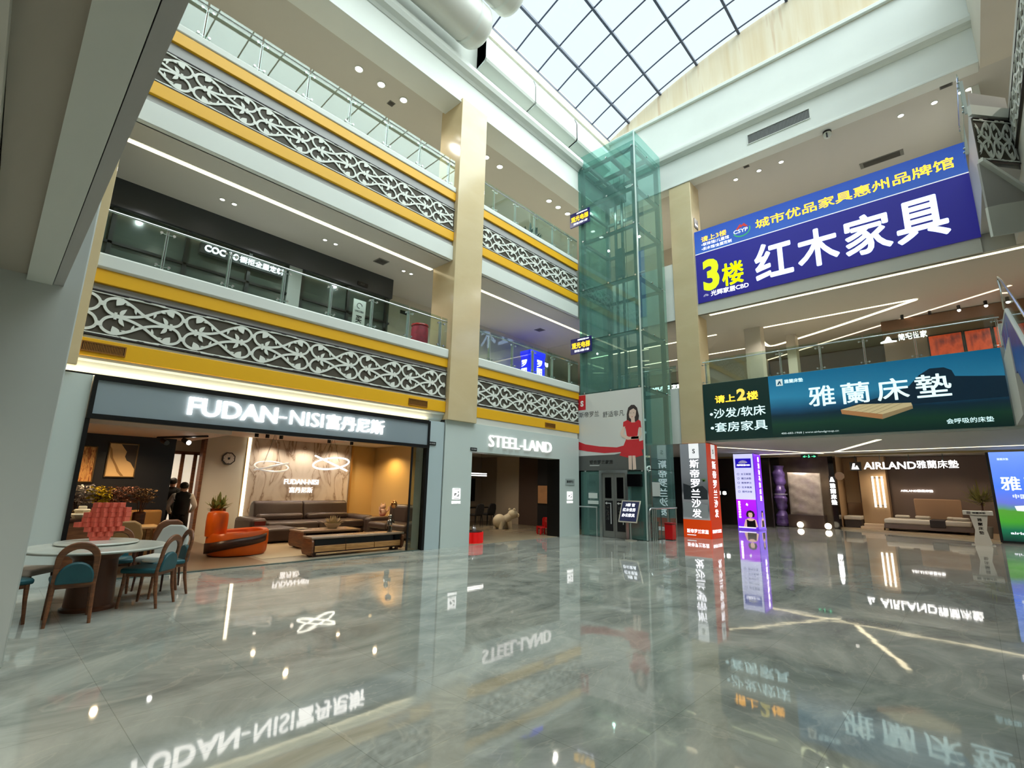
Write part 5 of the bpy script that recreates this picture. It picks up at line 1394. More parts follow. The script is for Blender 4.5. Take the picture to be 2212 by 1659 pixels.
for pts in ([(-8.64, 3.72), (-8.55, 3.72), (-8.62, 3.46), (-8.42, 3.36), (-8.06, 3.36), (-8.06, 3.27), (-8.48, 3.26), (-8.70, 3.38), (-8.76, 3.5)], [(-8.04, 3.66), (-7.97, 3.66), (-7.94, 3.42), (-8.02, 3.28), (-8.34, 3.28), (-8.34, 3.35), (-8.04, 3.38)], [(-8.46, 2.27), (-8.34, 2.25), (-8.33, 2.72), (-8.46, 2.72)], [(-8.30, 2.25), (-8.18, 2.27), (-8.20, 2.72), (-8.31, 2.72)]):
    PP(m, pts, .0075)
obj('figure_skin', m, PSK, t)
m = MB(); PP(m, [(-8.64, 3.70), (-8.62, 3.88), (-8.46, 3.94), (-8.30, 3.84), (-8.18, 3.84), (-8.04, 3.92), (-7.97, 3.86), (-7.95, 3.64), (-8.06, 3.62), (-8.10, 3.38), (-8.06, 3.30), (-7.92, 2.72), (-8.2, 2.66), (-8.5, 2.66), (-8.80, 2.74), (-8.52, 3.30), (-8.50, 3.40), (-8.54, 3.66)], .0065)
obj('red_dress', m, REDP, t)
fm = MB()
for pts in ([(-8.345, 4.16), (-8.30, 4.165), (-8.30, 4.175), (-8.345, 4.172)], [(-8.24, 4.165), (-8.195, 4.16), (-8.195, 4.172), (-8.24, 4.175)]): PP(fm, pts, .008)
obj('eye', fm, PHA, t)
obj('mouth', PP(MB(), [(-8.31, 4.045), (-8.245, 4.045), (-8.26, 4.03), (-8.295, 4.03)], .008), REDP, t)

NAVY = backlit('navy_sign', rgb(20, 22, 84), .25); YEL = backlit('yellow_letter', rgb(248, 226, 60), .5); WHL = backlit('white_letter', rgb(240, 242, 246), .45)
for lb, z0, g_ in (('blue lift sign hanging beside the lift on the second floor', 6.62, 1), ('blue lift sign hanging beside the lift on the third floor', 11.94, 1)):
    t = thing('lift_sign', lb, 'sign', (-10.3, 14.9, z0), 'blue lift signs')
    obj('board', B(-10.76, -9.83, 14.86, 14.92, z0, z0 + .60), NAVY, t)
    obj('lettering', MB().text('观光电梯', (-10.70, 14.86, z0 + .20), X_, Z_, .82, .24, .006, .01), YEL, t)
    obj('small_lettering', MB().text('前往2楼/1楼', (-10.58, 14.86, z0 + .06), X_, Z_, .66, .09, .006, .004).text('光辉家居CBD', (-10.44, 14.86, z0 + .50), X_, Z_, .52, .06, .006, .01), WHL, t)
    obj('bracket', B(-10.5, -10.42, 14.92, 15.0, z0 + .2, z0 + .4), STEELD, t)

# steel barriers, bin and easel at the lift
t = thing('barrier_rail', 'tubular steel barrier beside the lift with several posts', 'barrier', (-7.75, 15.6, 0))
m = MB().tube(spline([(-7.78, 14.98, .0), (-7.78, 14.98, .6), (-7.77, 15.02, .98), (-7.74, 15.4, 1.01), (-7.74, 16.9, 1.01)], 4), .03, 10)
obj('top_rail', m, STEEL, t, smooth=True)
for y in (15.12, 15.24, 15.36, 16.2, 16.85):
    obj('post', MB().tube([(-7.74, y, 0), (-7.74, y, .98)], .022, 8), STEEL, t, smooth=True)
t = thing('barrier_bar', 'horizontal steel bar across the lift glass beside the doors', 'barrier', (-10.0, 14.9, .98))
obj('rail', MB().tube([(-10.42, 14.88, .98), (-9.66, 14.88, .98)], .028, 10), STEEL, t, smooth=True)
obj('post', MB().tube([(-9.7, 14.88, 0), (-9.7, 14.88, .98)], .025, 8), STEEL, t, smooth=True)
t = thing('litter_bin', 'red metal bin standing beside the steel barrier', 'bin', (-7.58, 15.95, 0))
obj('body', B(-7.70, -7.42, 15.84, 16.1, .02, .50), RED, t, bevel=.02); obj('lid', B(-7.71, -7.41, 15.83, 16.11, .50, .56), mat('dark_red_lid', rgb(150, 16, 22), .3), t, bevel=.015)
obj('foot', B(-7.68, -7.44, 15.86, 16.08, 0, .02), BLACK, t)
t = thing('poster_stand', 'tilted blue directory board on a post stand before the lift doors', 'sign', (-8.3, 14.6, 0))
tv = Vector((.0, .42, 1)).normalized(); O = Vector((-8.62, 14.48, .56)); tu = Vector((1, .0, .0))
shear_pts = lambda a, b, c, e: [(a, c), (b, c), (b, e), (a, e)]
obj('frame', MB().prism(shear_pts(0, .68, 0, .74), O, tu, tv, .03), mat('champagne_frame', rgb(196, 190, 176), .3, metal=.5), t, bevel=.008)
On = tu.cross(tv)
obj('print', MB().prism(shear_pts(.04, .64, .04, .70), O + On * .03, tu, tv, .004), backlit('board_blue', rgb(24, 32, 70), .15), t)
l = MB(); A = O + On * .034
l.text('3楼 官', A + tu * .17 + tv * .53, tu, tv, .34, .11, .003, .03)
l.text('红木世界', A + tu * .1 + tv * .36, tu, tv, .46, .12, .003, .03)
l.text('办公家具', A + tu * .1 + tv * .18, tu, tv, .46, .12, .003, .03)
obj('lettering', l, WHL, t)
obj('post', MB().tube([(-8.28, 14.66, .03), (-8.28, 14.66, .62)], .022, 8), STEEL, t, smooth=True)
obj('base', MB().lathe([(.001, 0), (.19, 0), (.19, .02), (.03, .04), (.001, .04)], (-8.28, 14.66, 0), 24, cap=False), mat('champagne_frame', rgb(196, 190, 176), .3, metal=.5), t, smooth=True)

# ================================================================ TOTEMS
t = thing('column_wrap', 'grey and orange sofa advertisement wrapped round the base of the marble column', 'advertisement', (-7.27, 17.95, 0))
FY, SX = 17.46, -6.78
obj('body', B(-7.76, SX - .02, FY + .02, 18.46, 0, 3.27), mat('wrap_core', rgb(180, 60, 30), .5), t)
ORG = backlit('orange_print', rgb(238, 74, 14), .22); OR2 = backlit('deep_orange_print', rgb(226, 60, 16), .22)
obj('front_photo', B(-7.76, SX, FY + .005, FY + .02, .62, 3.27), ramp_mat('sofa_photo_grey', [(0.0, rgb(170, 170, 172)), (.12, rgb(96, 98, 102)), (.3, rgb(150, 150, 152)), (.36, rgb(82, 84, 88)), (.6, rgb(128, 130, 134)), (1.0, rgb(138, 142, 148))], 2, .35, es=.25, noise=.05), t)
obj('front_base', B(-7.76, SX, FY, FY + .02, 0, .62), ORG, t)
obj('side_face', B(SX - .02, SX, FY, 18.46, 0, 3.27), OR2, t)
W1 = backlit('print_white', rgb(240, 240, 242), .5)
ph = MB()
ph.prism([(-7.70, 1.30), (-7.2, 1.30), (-6.84, 1.32), (-6.84, 1.62), (-7.0, 1.78), (-7.3, 1.74), (-7.70, 1.86)], (0, FY + .005, 0), X_, Z_, .003); obj('printed_sofa', ph, mat('print_dark_grey', rgb(58, 60, 66), .4), t)
obj('printed_table', MB().prism([(-7.74, .70), (-6.86, .70), (-6.86, 1.14), (-7.74, 1.22)], (0, FY + .005, 0), X_, Z_, .004), mat('print_pale_grey', rgb(176, 178, 182), .4), t)
pl = MB()
for k in range(7):
    a = -.4 + .5 * k; pl.prism([(0, 0), (.02, .06), (.10 * math.cos(a) + .02, .10 * math.sin(a) + .06), (.03, .01)], (-6.98, FY + .005, 1.92), X_, Z_, .005)
obj('printed_leaves', pl, mat('print_green', rgb(110, 160, 60), .5), t)
l = MB()
obj('logo_label', B(-7.43, -7.07, FY + .001, FY + .005, 2.74, 3.27), W1, t)
obj('logo_mark', MB().text('S', (-7.30, FY + .001, 2.92), X_, Z_, .10, .16, .003, .02), INK, t)
for i, ch_ in enumerate('斯帝罗兰沙发'):
    l.text(ch_, (-7.42, FY + .001, 2.40 - i * .342), X_, Z_, .33, .30, .003, .014)
l.text('斯帝罗兰家居', (-7.64, FY, .16), X_, Z_, .76, .14, .004, .01)
l.box(-7.64, -7.32, FY - .004, FY, .08, .11)
obj('front_lettering', l, W1, t)
obj('side_label', B(SX, SX + .004, 17.84, 18.2, 2.74, 3.25), W1, t)
obj('side_mark', MB().text('S', (SX + .004, 17.97, 2.92), Y_, Z_, .10, .16, .003, .02), INK, t)
l = MB()
for i, ch_ in enumerate('斯帝罗兰沙发'):
    l.text(ch_, (SX + .001, 17.87, 2.38 - i * .335), Y_, Z_, .33, .28, .003, .012)
l.text('斯帝罗兰家居', (SX + .001, 17.56, .18), Y_, Z_, .8, .12, .004, .01)
obj('side_lettering', l, W1, t)

t = thing('lightbox_column', 'glowing purple and white light box column in the ground floor hall', 'light box', (-7.4, 23.7, 0))
QX0, QX1, QY0, QY1 = -7.83, -6.98, 23.2, 24.2
obj('body', B(QX0 + .02, QX1 - .02, QY0 + .02, QY1, 0, 3.28), BLACK, t)
obj('front_upper', B(QX0, QX1 - .03, QY0, QY0 + .02, 1.28, 3.26), backlit('pale_lilac_glow', rgb(206, 208, 250), .75), t)
PU = ramp_mat('purple_glow', [(0, rgb(96, 40, 220)), (.5, rgb(150, 20, 226)), (1, rgb(170, 30, 240))], 2, .3, es=.85)
obj('front_lower', B(QX0, QX1 - .03, QY0, QY0 + .02, .06, 1.28), PU, t)
obj('side_face', B(QX1 - .02, QX1, QY0 + .03, QY1, .06, 3.26), ramp_mat('violet_side_glow', [(0, rgb(120, 90, 240)), (.5, rgb(126, 40, 226)), (1, rgb(130, 40, 230))], 2, .3, es=.8), t)
obj('corner_trim', B(QX1 - .03, QX1, QY0, QY0 + .03, 0, 3.28), mat('violet_trim', rgb(90, 50, 190), .3, emit=rgb(110, 60, 240), es=.5, sample=False), t)
obj('foot', B(QX0 - .01, QX1 + .02, QY0 - .01, QY1, 0, .06), mat('violet_trim', rgb(90, 50, 190), .3), t)
obj('logo_board', B(-7.76, -7.09, QY0 - .004, QY0, 2.65, 3.06), backlit('royal_blue_print', rgb(34, 20, 190), .6), t)
l = MB()
for k in range(9):
    a = math.radians(20 + 140 * k / 8); a2 = a + .10
    l.prism([(.03 * math.cos(a), .015 * math.sin(a)), (.2 * math.cos(a), .15 * math.sin(a)), (.2 * math.cos(a2), .15 * math.sin(a2))], (-7.43, QY0 - .004, 2.83), X_, Z_, .003)
obj('logo_fan', l, backlit('pale_yellow_print', rgb(240, 236, 170), .7), t)
obj('logo_lettering', MB().text('光辉家居CBD', (-7.70, QY0 - .004, 2.73), X_, Z_, .56, .08, .003, .03), W1, t)
DB = backlit('indigo_print', rgb(70, 70, 150), .3); l = MB()
for i, tx in enumerate(('女王家居', '雅兰床垫', '斯帝罗兰', '红木家具', '现代沙发')):
    z = 2.33 - i * .19
    l.text('○', (-7.72, QY0, z), X_, Z_, .10, .09, .003, .01); l.text(tx, (-7.55, QY0, z), X_, Z_, .42, .09, .003, .02)
obj('list_lettering', l, DB, t)
l = MB()
for i, ch_ in enumerate('香港海马牌床垫'):
    l.text(ch_, (-7.76, QY0, 1.12 - i * .105), X_, Z_, .10, .09, .003, .01)
    l.text(ch_, (QX1, QY0 + .52, 2.92 - i * .28), Y_, Z_, .24, .23, .003, .012)
l.prism([(0, 0), (.05, .05), (.05, .025), (.72, .025), (.72, -.025), (.05, -.025), (.05, -.05)], (-7.81, QY0, .10), X_, Z_, .003)
l.prism([(-.05, 0), (0, .09), (.06, .02), (.03, -.05)], (-7.40, QY0, 1.05), X_, Z_, .003)
obj('lettering', l, backlit('purple_white', rgb(246, 240, 255), .8), t)
def bust(O, U, k):
    O = Vector(O)
    a = MB(); a.prism([(-.16 * k, .52), (-.18 * k, .64), (-.13 * k, .76), (0, .81), (.13 * k, .76), (.18 * k, .64), (.15 * k, .52)], O, U, Z_, .003); obj('portrait_hair', a, PHA, t)
    a = MB(); a.prism([(0, .48), (.07 * k, .53), (.09 * k, .64), (.06 * k, .71), (-.06 * k, .71), (-.09 * k, .64), (-.07 * k, .53)], O, U, Z_, .005)
    a.prism([(-.26 * k, .10), (-.30 * k, .12), (-.22 * k, .40), (-.10 * k, .47), (.10 * k, .47), (.22 * k, .40), (.28 * k, .12), (.2 * k, .10)], O, U, Z_, .004); obj('portrait_skin', a, backlit('portrait_skin_print', rgb(232, 190, 180), .5), t)
    a = MB(); a.prism([(-.17 * k, .10), (-.17 * k, .42), (-.06 * k, .36), (.06 * k, .36), (.17 * k, .42), (.20 * k, .10)], O, U, Z_, .0055); obj('portrait_dress', a, mat('print_black', rgb(16, 12, 26), .4), t)
    a = MB(); 
    for s_ in (-1, 1): a.prism([(s_ * .04 * k - .014, .625), (s_ * .04 * k + .014, .625), (s_ * .04 * k + .014, .637), (s_ * .04 * k - .014, .637)], O, U, Z_, .0065)
    a.prism([(-.025 * k, .545), (0, .535), (.025 * k, .545)], O, U, Z_, .0065); obj('portrait_features', a, PHA, t)
bust((-7.28, QY0, .02), X_, 1.0)
bust((QX1, QY0 + .62, .02), Y_, .8)

# ================================================================ BANNERS ON THE BACK GALLERIES
t = thing('blue_banner', 'huge blue banner with four white characters hung along the third floor gallery', 'banner', (-2.9, 17.58, 8.53))
BX0, BX1, BY = -6.79, 1.0, 17.56
obj('lower_field', B(BX0, BX1, BY, BY + .03, 8.53, 10.49), ramp_mat('banner_deep_blue', [(0, rgb(34, 28, 132)), (1, rgb(40, 38, 142))], 2, .3, es=.32, noise=.5, nscale=2), t)
obj('upper_field', B(BX0, BX1, BY, BY + .03, 10.52, 11.46), ramp_mat('banner_mid_blue', [(0, rgb(56, 98, 190)), (1, rgb(36, 76, 176))], 2, .3, es=.35, noise=.5, nscale=2), t)
obj('divider', B(BX0, BX1, BY - .001, BY + .03, 10.49, 10.52), WHL, t)
l = MB()
for i, (c_, x, w_) in enumerate((('红', -4.72, 1.2), ('木', -3.38, 1.18), ('家', -2.05, 1.2), ('具', -.76, 1.2))):
    l.text(c_, (x, BY, 8.84), X_, Z_, w_, 1.32, .004, .024)
obj('main_lettering', l, backlit('banner_white', rgb(222, 232, 248), .5), t)
l = MB().text('3', (-6.55, BY, 8.93), X_, Z_, .60, 1.26, .004, .042); l.text('楼', (-5.86, BY, 8.94), X_, Z_, .76, .88, .004, .022)
obj('lime_lettering', l, backlit('banner_lime', rgb(216, 240, 20), .55), t)
l = MB().text('光辉家居CBD', (-6.30, BY, 8.70), X_, Z_, 1.33, .21, .004, .015)
l.text('•软体馆/儿童馆', (-6.53, BY, 10.78), X_, Z_, 1.02, .13, .004, .004); l.text('•实木馆/全屋定制', (-6.53, BY, 10.60), X_, Z_, 1.10, .13, .004, .004)
for k in range(7):
    a = math.radians(15 + 150 * k / 6); l.prism([(.02 * math.cos(a), .02 * math.sin(a)), (.10 * math.cos(a), .10 * math.sin(a)), (.10 * math.cos(a + .15), .10 * math.sin(a + .15))], (-6.48, BY, 8.74), X_, Z_, .004)
obj('white_lettering', l, WHL, t)
l = MB().text('城市优品家具惠州品牌馆', (-4.58, BY, 10.79), X_, Z_, 5.32, .36, .004, .012)
l.text('请上3楼', (-6.53, BY, 10.95), X_, Z_, .94, .22, .004, .008)
obj('yellow_lettering', l, backlit('banner_yellow', rgb(250, 222, 96), .5), t)
lg = Vector((-5.06, BY, 10.94))
l = MB().prism([(-.20, .06), (-.04, .25), (.02, .19), (.10, .25), (.24, .08), (.12, .10), (.06, .16), (.0, .10), (-.05, .14), (-.10, .06)], lg, X_, Z_, .004); obj('logo_red_roof', l, backlit('logo_red', rgb(206, 60, 50), .3), t)
l = MB(); n_ = 16
arc = [(.31 * math.cos(math.radians(200 + 175 * k / n_)), .26 * math.sin(math.radians(200 + 175 * k / n_))) for k in range(n_ + 1)] + [(.27 * math.cos(math.radians(375 - 175 * k / n_)), .21 * math.sin(math.radians(375 - 175 * k / n_))) for k in range(n_ + 1)]
l.prism(arc, lg, X_, Z_, .004); obj('logo_green_arc', l, backlit('logo_green', rgb(60, 170, 110), .35), t)
obj('logo_lettering', MB().text('CSYP', lg + X_ * -.28 + Z_ * -.09, X_, Z_, .5, .15, .005, .02), WHL, t)

t = thing('green_banner', 'long green and blue mattress banner hung along the second floor gallery', 'banner', (-2.9, 17.58, 3.35))
GX0, GX1 = -6.82, .95
obj('dark_field', B(GX0, -4.62, BY, BY + .03, 3.36, 5.40), mat('bottle_green_print', rgb(14, 46, 44), .25, emit=rgb(14, 46, 44), es=.2, sample=False), t)
obj('photo_field', B(-4.62, GX1, BY, BY + .03, 3.36, 5.40), ramp_mat('meadow_sky_print', [(0, rgb(16, 44, 42)), (.2, rgb(28, 66, 50)), (.34, rgb(22, 50, 66)), (.44, rgb(30, 84, 120)), (.62, rgb(48, 138, 180)), (1, rgb(14, 112, 158))], 2, .25, es=.25, noise=.16, nscale=2.2), t)
m = MB().prism([(GX1, 3.36 + .75), (GX1, 4.66), (.45, 4.72), (.0, 4.78), (-.05, 4.95), (-.2, 5.05), (-.5, 5.06), (-.75, 4.9), (-1.0, 4.62), (-1.6, 4.40), (-2.4, 4.2), (-2.4, 4.1)], (0, BY, 0), X_, Z_, .002)
obj('printed_hill', m, mat('hill_print', rgb(18, 46, 66), .3, emit=rgb(18, 46, 66), es=.2, sample=False), t)
m = MB().prism([(-2.68, 4.10), (-2.2, 4.22), (-1.0, 4.15), (-.98, 4.06), (-1.68, 3.86)], (0, BY - .002, 0), X_, Z_, .004); obj('printed_mattress_top', m, backlit('mattress_cream_print', rgb(216, 196, 150), .3), t)
m = MB()
for k in range(1, 6):
    f = k / 6; xa, za, xb, zb_ = -2.68 + 1.0 * f, 4.10 - .24 * f, -2.2 + 1.2 * f, 4.22 - .07 * f
    m.prism([(xa, za), (xa + .018, za), (xb + .018, zb_), (xb, zb_)], (0, BY - .006, 0), X_, Z_, .002)
obj('printed_quilting', m, mat('quilting_print', rgb(176, 152, 108), .4), t)
m = MB().prism([(-2.68, 4.10), (-1.68, 3.88), (-1.69, 3.74), (-2.66, 3.97)], (0, BY - .002, 0), X_, Z_, .005); obj('printed_mattress_end', m, backlit('mattress_orange_print', rgb(196, 138, 90), .2), t)
m = MB().prism([(-1.68, 3.88), (-.98, 4.07), (-.98, 3.98), (-1.69, 3.74)], (0, BY - .002, 0), X_, Z_, .005); obj('printed_mattress_side', m, backlit('mattress_tan_print', rgb(176, 150, 110), .2), t)
l = MB()
for c_, x, w_ in (('雅', -3.50, .72), ('蘭', -2.62, .72), ('床', -1.74, .74), ('墊', -.86, .76)):
    l.text(c_, (x, BY - .002, 4.26), X_, Z_, w_, .64, .004, .012)
l.text('雅蘭床墊', (-4.14, BY, 5.10), X_, Z_, .54, .13, .004, .015); l.text('Sleep better', (-4.14, BY, 5.04), X_, Z_, .4, .05, .004, .005) if False else None
l.text('会呼吸的床垫', (-.32, BY, 3.50), X_, Z_, .92, .14, .004, .006); l.text('400-683-1968 | www.airlandgroup.cn', (-4.37, BY, 3.43), X_, Z_, 1.58, .075, .004, .006)
l.text('•沙发/软床', (-6.62, BY, 4.13), X_, Z_, 1.84, .34, .004, .01); l.text('•套房家具', (-6.62, BY, 3.64), X_, Z_, 1.86, .34, .004, .01)
ra = [(-4.39, 5.04), (-4.19, 5.04), (-4.19, 5.26), (-4.39, 5.26)]
l.prism(ra, (0, BY, 0), X_, Z_, .003)
obj('white_lettering', l, backlit('banner_soft_white', rgb(206, 222, 222), .45), t)
obj('logo_mark', MB().prism([(-4.36, 5.08), (-4.30, 5.20), (-4.26, 5.20), (-4.23, 5.08), (-4.26, 5.08), (-4.28, 5.14), (-4.31, 5.08)], (0, BY - .003, 0), X_, Z_, .003), mat('logo_blue_print', rgb(30, 90, 130), .4), t)
l = MB().text('请上', (-6.41, BY, 4.67), X_, Z_, .70, .27, .004, .02); l.text('2', (-5.66, BY, 4.68), X_, Z_, .30, .42, .004, .045); l.text('楼', (-5.33, BY, 4.67), X_, Z_, .36, .30, .004, .025)
obj('yellow_lettering', l, backlit('banner_yellow', rgb(250, 222, 96), .5), t)
t = thing('column_plate', 'small dark plate high on the side of the pale marble column', 'sign', (-6.84, 18.0, 11.8))
obj('plate', B(-6.84, -6.82, 17.75, 18.1, 11.8, 12.2), BLACK, t); obj('lettering', MB().text('精品家具', (-6.82, 17.79, 11.9), Y_, Z_, .28, .09, .002, .02), WHL, t)
# ================================================================ GROUND FLOOR HALL AT THE BACK
t = thing('exit_sign', 'green lit exit sign hanging from the hall ceiling', 'sign', (-5.25, 25.3, 3.12))
obj('housing', B(-5.58, -4.92, 25.28, 25.32, 3.12, 3.31), BLACK, t)
EG = glow('exit_green', rgb(90, 240, 170), 1.4)
l = MB().text('←', (-5.50, 25.28, 3.17), X_, Z_, .17, .09, .004, .03).text('→', (-5.16, 25.28, 3.17), X_, Z_, .17, .09, .004, .03)
l.prism([(0, 0), (.03, .05), (.0, .09), (.05, .09), (.06, .06), (.09, .06), (.06, .03), (.09, 0), (.05, .02), (.03, 0)], (-5.30, 25.28, 3.16), X_, Z_, .004)
l.ball((-5.26, 25.28, 3.275), .014, 8, 6)
obj('pictogram', l, EG, t)
obj('hanger', MB().tube([(-5.25, 25.3, 3.31), (-5.25, 25.3, 3.45)], .012, 6), STEEL, t)
t = thing('shop_letters', 'bright white letters hanging over the mattress shop', 'shop sign', (-2.0, 26.95, 2.7))
l = MB(); l.text('AIRLAND', (-3.50, 26.95, 2.70), X_, Z_, 1.82, .30, .06, .015); l.text('雅蘭床墊', (-1.66, 26.95, 2.72), X_, Z_, 1.32, .32, .06, .004)
obj('lettering', l, LEDW, t)
obj('logo_box', B(-4.02, -3.60, 26.93, 27.0, 2.64, 3.02), mat('logo_box_dark', rgb(40, 38, 36), .4), t)
obj('logo_mark', MB().prism([(0, 0), (.07, .26), (.14, .26), (.11, .08), (.16, .08), (.18, .16), (.22, .16), (.28, 0)], (-3.96, 26.93, 2.70), X_, Z_, .02), LEDW, t)
h = MB()
for x in (-3.8, -2.9, -1.9, -.8):
    h.tube([(x, 26.98, 3.0), (x, 26.98, 3.42)], .012, 5)
obj('hanger', h, STEELD, t)
t = thing('tube_wall_lamp', 'three glowing upright tubes on the beige pilaster of the mattress shop', 'wall lamp', (-3.4, 29.25, 1.0))
for x in (-3.52, -3.34, -3.16):
    obj('light_tube', MB().tube([(x, 29.24, 1.02), (x, 29.24, 2.46)], .042, 12), glow('tube_glow', (1, .9, .72, 1), 2.2), t, smooth=True)
for z in (1.1, 2.38):
    obj('clip', B(-3.58, -3.10, 29.26, 29.3, z, z + .02), BLACK, t)
t = thing('wall_letters', 'small glowing letters on the mauve wall behind the bed', 'sign', (-2.0, 30.05, 1.75))
obj('lettering', MB().text('AIRLAND雅蘭床墊', (-2.58, 30.08, 1.76), X_, Z_, 1.18, .11, .03, .005), LEDW, t)
MAT = mat('mattress_white', rgb(206, 196, 180), .7)
t = thing('display_bed', 'display bed with a pale mattress and brown base in front of the mauve wall', 'bed', (-1.7, 28.6, .07))
obj('base', B(-3.12, -.2, 27.65, 29.28, .16, .38), mat('bed_brown', rgb(104, 88, 80), .7), t, bevel=.03)
obj('mattress', B(-3.10, -.25, 27.62, 29.28, .38, .58), MAT, t, bevel=.06, seg=3)
obj('runner', B(-1.55, -1.05, 27.60, 29.25, .30, .60), mat('runner_dark', rgb(50, 42, 40), .8), t, bevel=.02)
obj('headboard', B(-2.1, -.5, 29.30, 29.5, .1, 1.46), mat('tan_headboard', rgb(150, 118, 90), .6), t, bevel=.04)
for x, y in ((-2.95, 27.8), (-.4, 27.8), (-2.95, 29.15), (-.4, 29.15)):
    obj('leg', MB().tube([(x, y, .07), (x, y, .18)], .03, 8), BLACK, t)
for lb, x, y in (('flat pillow at the pilaster side of the display bed', -2.55, 28.95), ('low folded pillow in the middle of the display bed', -1.83, 28.9), ('pale pillow by the dark runner of the display bed', -.77, 28.95), ('small pillow at the far side of the display bed', -.55, 28.4)):
    tag(obj('pillow', B(x - .26, x + .26, y - .2, y + .2, .60, .72), MAT, bevel=.055, seg=3), lb, 'pillow', 'pillows on the display bed')
t = thing('low_bed', 'low bed end with white covers beside the dark pier of the mattress shop', 'bed', (-4.4, 29.2, .07))
obj('base', B(-4.74, -4.08, 28.6, 30.0, .07, .42), mat('bed_dark', rgb(54, 44, 40), .7), t, bevel=.02)
obj('mattress', B(-4.76, -4.06, 28.55, 30.0, .42, .60), MAT, t, bevel=.05, seg=3)
obj('headboard', B(-4.76, -4.08, 30.0, 30.12, .07, 1.2), mat('tan_headboard', rgb(150, 118, 90), .6), t, bevel=.03)
for k in range(2):
    o = tag(obj('display_step', B(-4.0 + .1 * k, -3.15, 27.75 + .25 * k, 28.2 + .2 * k, .07 + .12 * k, .19 + .12 * k), mat('pale_step', rgb(206, 180, 148), .4, vary=.03), bevel=.01), ('lower' if k == 0 else 'upper') + ' pale step of the small display stair by the bed', 'step', 'steps by the bed')
t = thing('palm_plant', 'blurry yellow green dry palm behind the white lectern', 'plant', (.15, 26.3, .07))
obj('pot', MB().lathe([(.14, .07), (.20, .5), (.18, .5), (.001, .45)], (.15, 26.3, 0), 18, cap=False), mat('stone_pot', rgb(120, 112, 100), .7), t, smooth=True)
obj('trunk', MB().tube([(.15, 26.3, .4), (.13, 26.32, 1.0), (.15, 26.3, 1.5)], .03, 8), WOODD, t)
m = MB()
for k in range(90):
    a = random.uniform(0, 2 * PI); e = random.uniform(-.1, 1.2); ln = random.uniform(.4, .8)
    b = Vector((.15, 26.3, 1.45 + random.uniform(-.1, .2)))
    m.leaf(b, b + Vector((math.cos(a) * math.cos(e), math.sin(a) * math.cos(e), math.sin(e))) * ln, .05, -.1)
obj('fronds', m, mat('dry_palm_leaf', rgb(136, 128, 60), .7, vary=.25), t)
t = thing('lectern', 'white tapered reception lectern with grey lettering in front of the mattress shop', 'lectern', (0, 23.6, 0))
LW = mat('lectern_white', rgb(214, 210, 200), .35)
obj('top_board', B(-.40, .36, 23.36, 23.8, .99, 1.13), LW, t, bevel=.01)
m = MB().prism([(-.20, .0), (.20, .0), (.22, .08), (.14, .5), (.22, .99), (-.24, .99), (-.15, .5), (-.22, .08)], (0, 23.72, 0), X_, Z_, .28)
obj('column', m, LW, t, bevel=.01)
obj('base_plate', B(-.30, .30, 23.4, 23.8, 0, .02), LW, t)
l = MB().text('雅蘭床墊', (-.16, 23.36, 1.03), X_, Z_, .34, .06, .003, .02)
l.box(-.30, -.20, 23.355, 23.36, 1.02, 1.10)
for i, c_ in enumerate('雅蘭床墊'):
    l.text(c_, (-.06, 23.44, .78 - i * .14), X_, Z_, .12, .11, .003, .02)
obj('lettering', l, mat('lectern_ink', rgb(110, 100, 96), .5), t)
t = thing('video_wall', 'large glowing screen showing white characters over a blue sky and a green meadow', 'screen', (1.9, 25.45, .08))
obj('bezel', B(.46, 3.5, 25.42, 25.55, .02, 3.26), BLACK, t)
obj('screen', B(.54, 3.42, 25.40, 25.42, .08, 3.22), ramp_mat('meadow_video', [(0, rgb(12, 44, 40)), (.12, rgb(24, 96, 66)), (.22, rgb(60, 136, 40)), (.34, rgb(72, 132, 50)), (.42, rgb(90, 104, 190)), (.6, rgb(70, 116, 232)), (1, rgb(120, 160, 250))], 2, .2, es=.75, noise=.10, nscale=3), t)
VW = glow('video_white', (.8, .9, 1, 1), 1.0)
l = MB()
for i, c_ in enumerate('雅蘭床墊'):
    l.text(c_, (.72 + i * .62, 25.40, 1.84), X_, Z_, .52, .50, .003, .02)
l.text('中国', (.98, 25.40, 1.56), X_, Z_, .36, .16, .003, .02); l.text('雅蘭床墊', (.74, 25.40, 2.92), X_, Z_, .30, .08, .003, .01); l.text('airland', (.76, 25.40, .32), X_, Z_, .6, .09, .003, .03)
obj('lettering', l, VW, t)
obj('video_mattress', MB().prism([(.98, 1.30), (1.5, 1.36), (1.6, 1.28), (1.6, 1.10), (1.02, 1.14)], (0, 25.40, 0), X_, Z_, .003), VW, t)
obj('foot', B(.5, 3.46, 25.42, 25.6, 0, .02), BLACK, t)

t = thing('wrapped_mattress', 'upright quilted mattress in clear plastic film on a dark plinth', 'mattress', (-5.95, 27.2, 0))
obj('plinth', B(-6.75, -5.25, 26.95, 27.6, 0, .60), mat('plinth_brown', rgb(66, 52, 42), .4), t, bevel=.01)
m = MB(); nx, nz_ = 26, 34; W_, H_ = 1.36, 1.98
for s_ in (0, 1):
    for i in range(nx + 1):
        for j in range(nz_ + 1):
            u = i / nx; v = j / nz_
            y = (.012 * math.sin(u * 9 + v * 4) + .010 * math.sin(v * 23 + u * 7) + .012 * abs(math.sin(v * 18)) * abs(math.sin(u * 12))) * (1 if s_ == 0 else -1)
            e = min(u, 1 - u, v, 1 - v); y += (0.04 * max(0, 1 - e / .05)) * (1 if s_ == 0 else -1)
            m.v.append((-6.66 + W_ * u + .02 * v, 27.06 + (.22 if s_ else 0) + y - .02 * v, .605 + H_ * v - .05 * u))
o0 = (nx + 1) * (nz_ + 1)
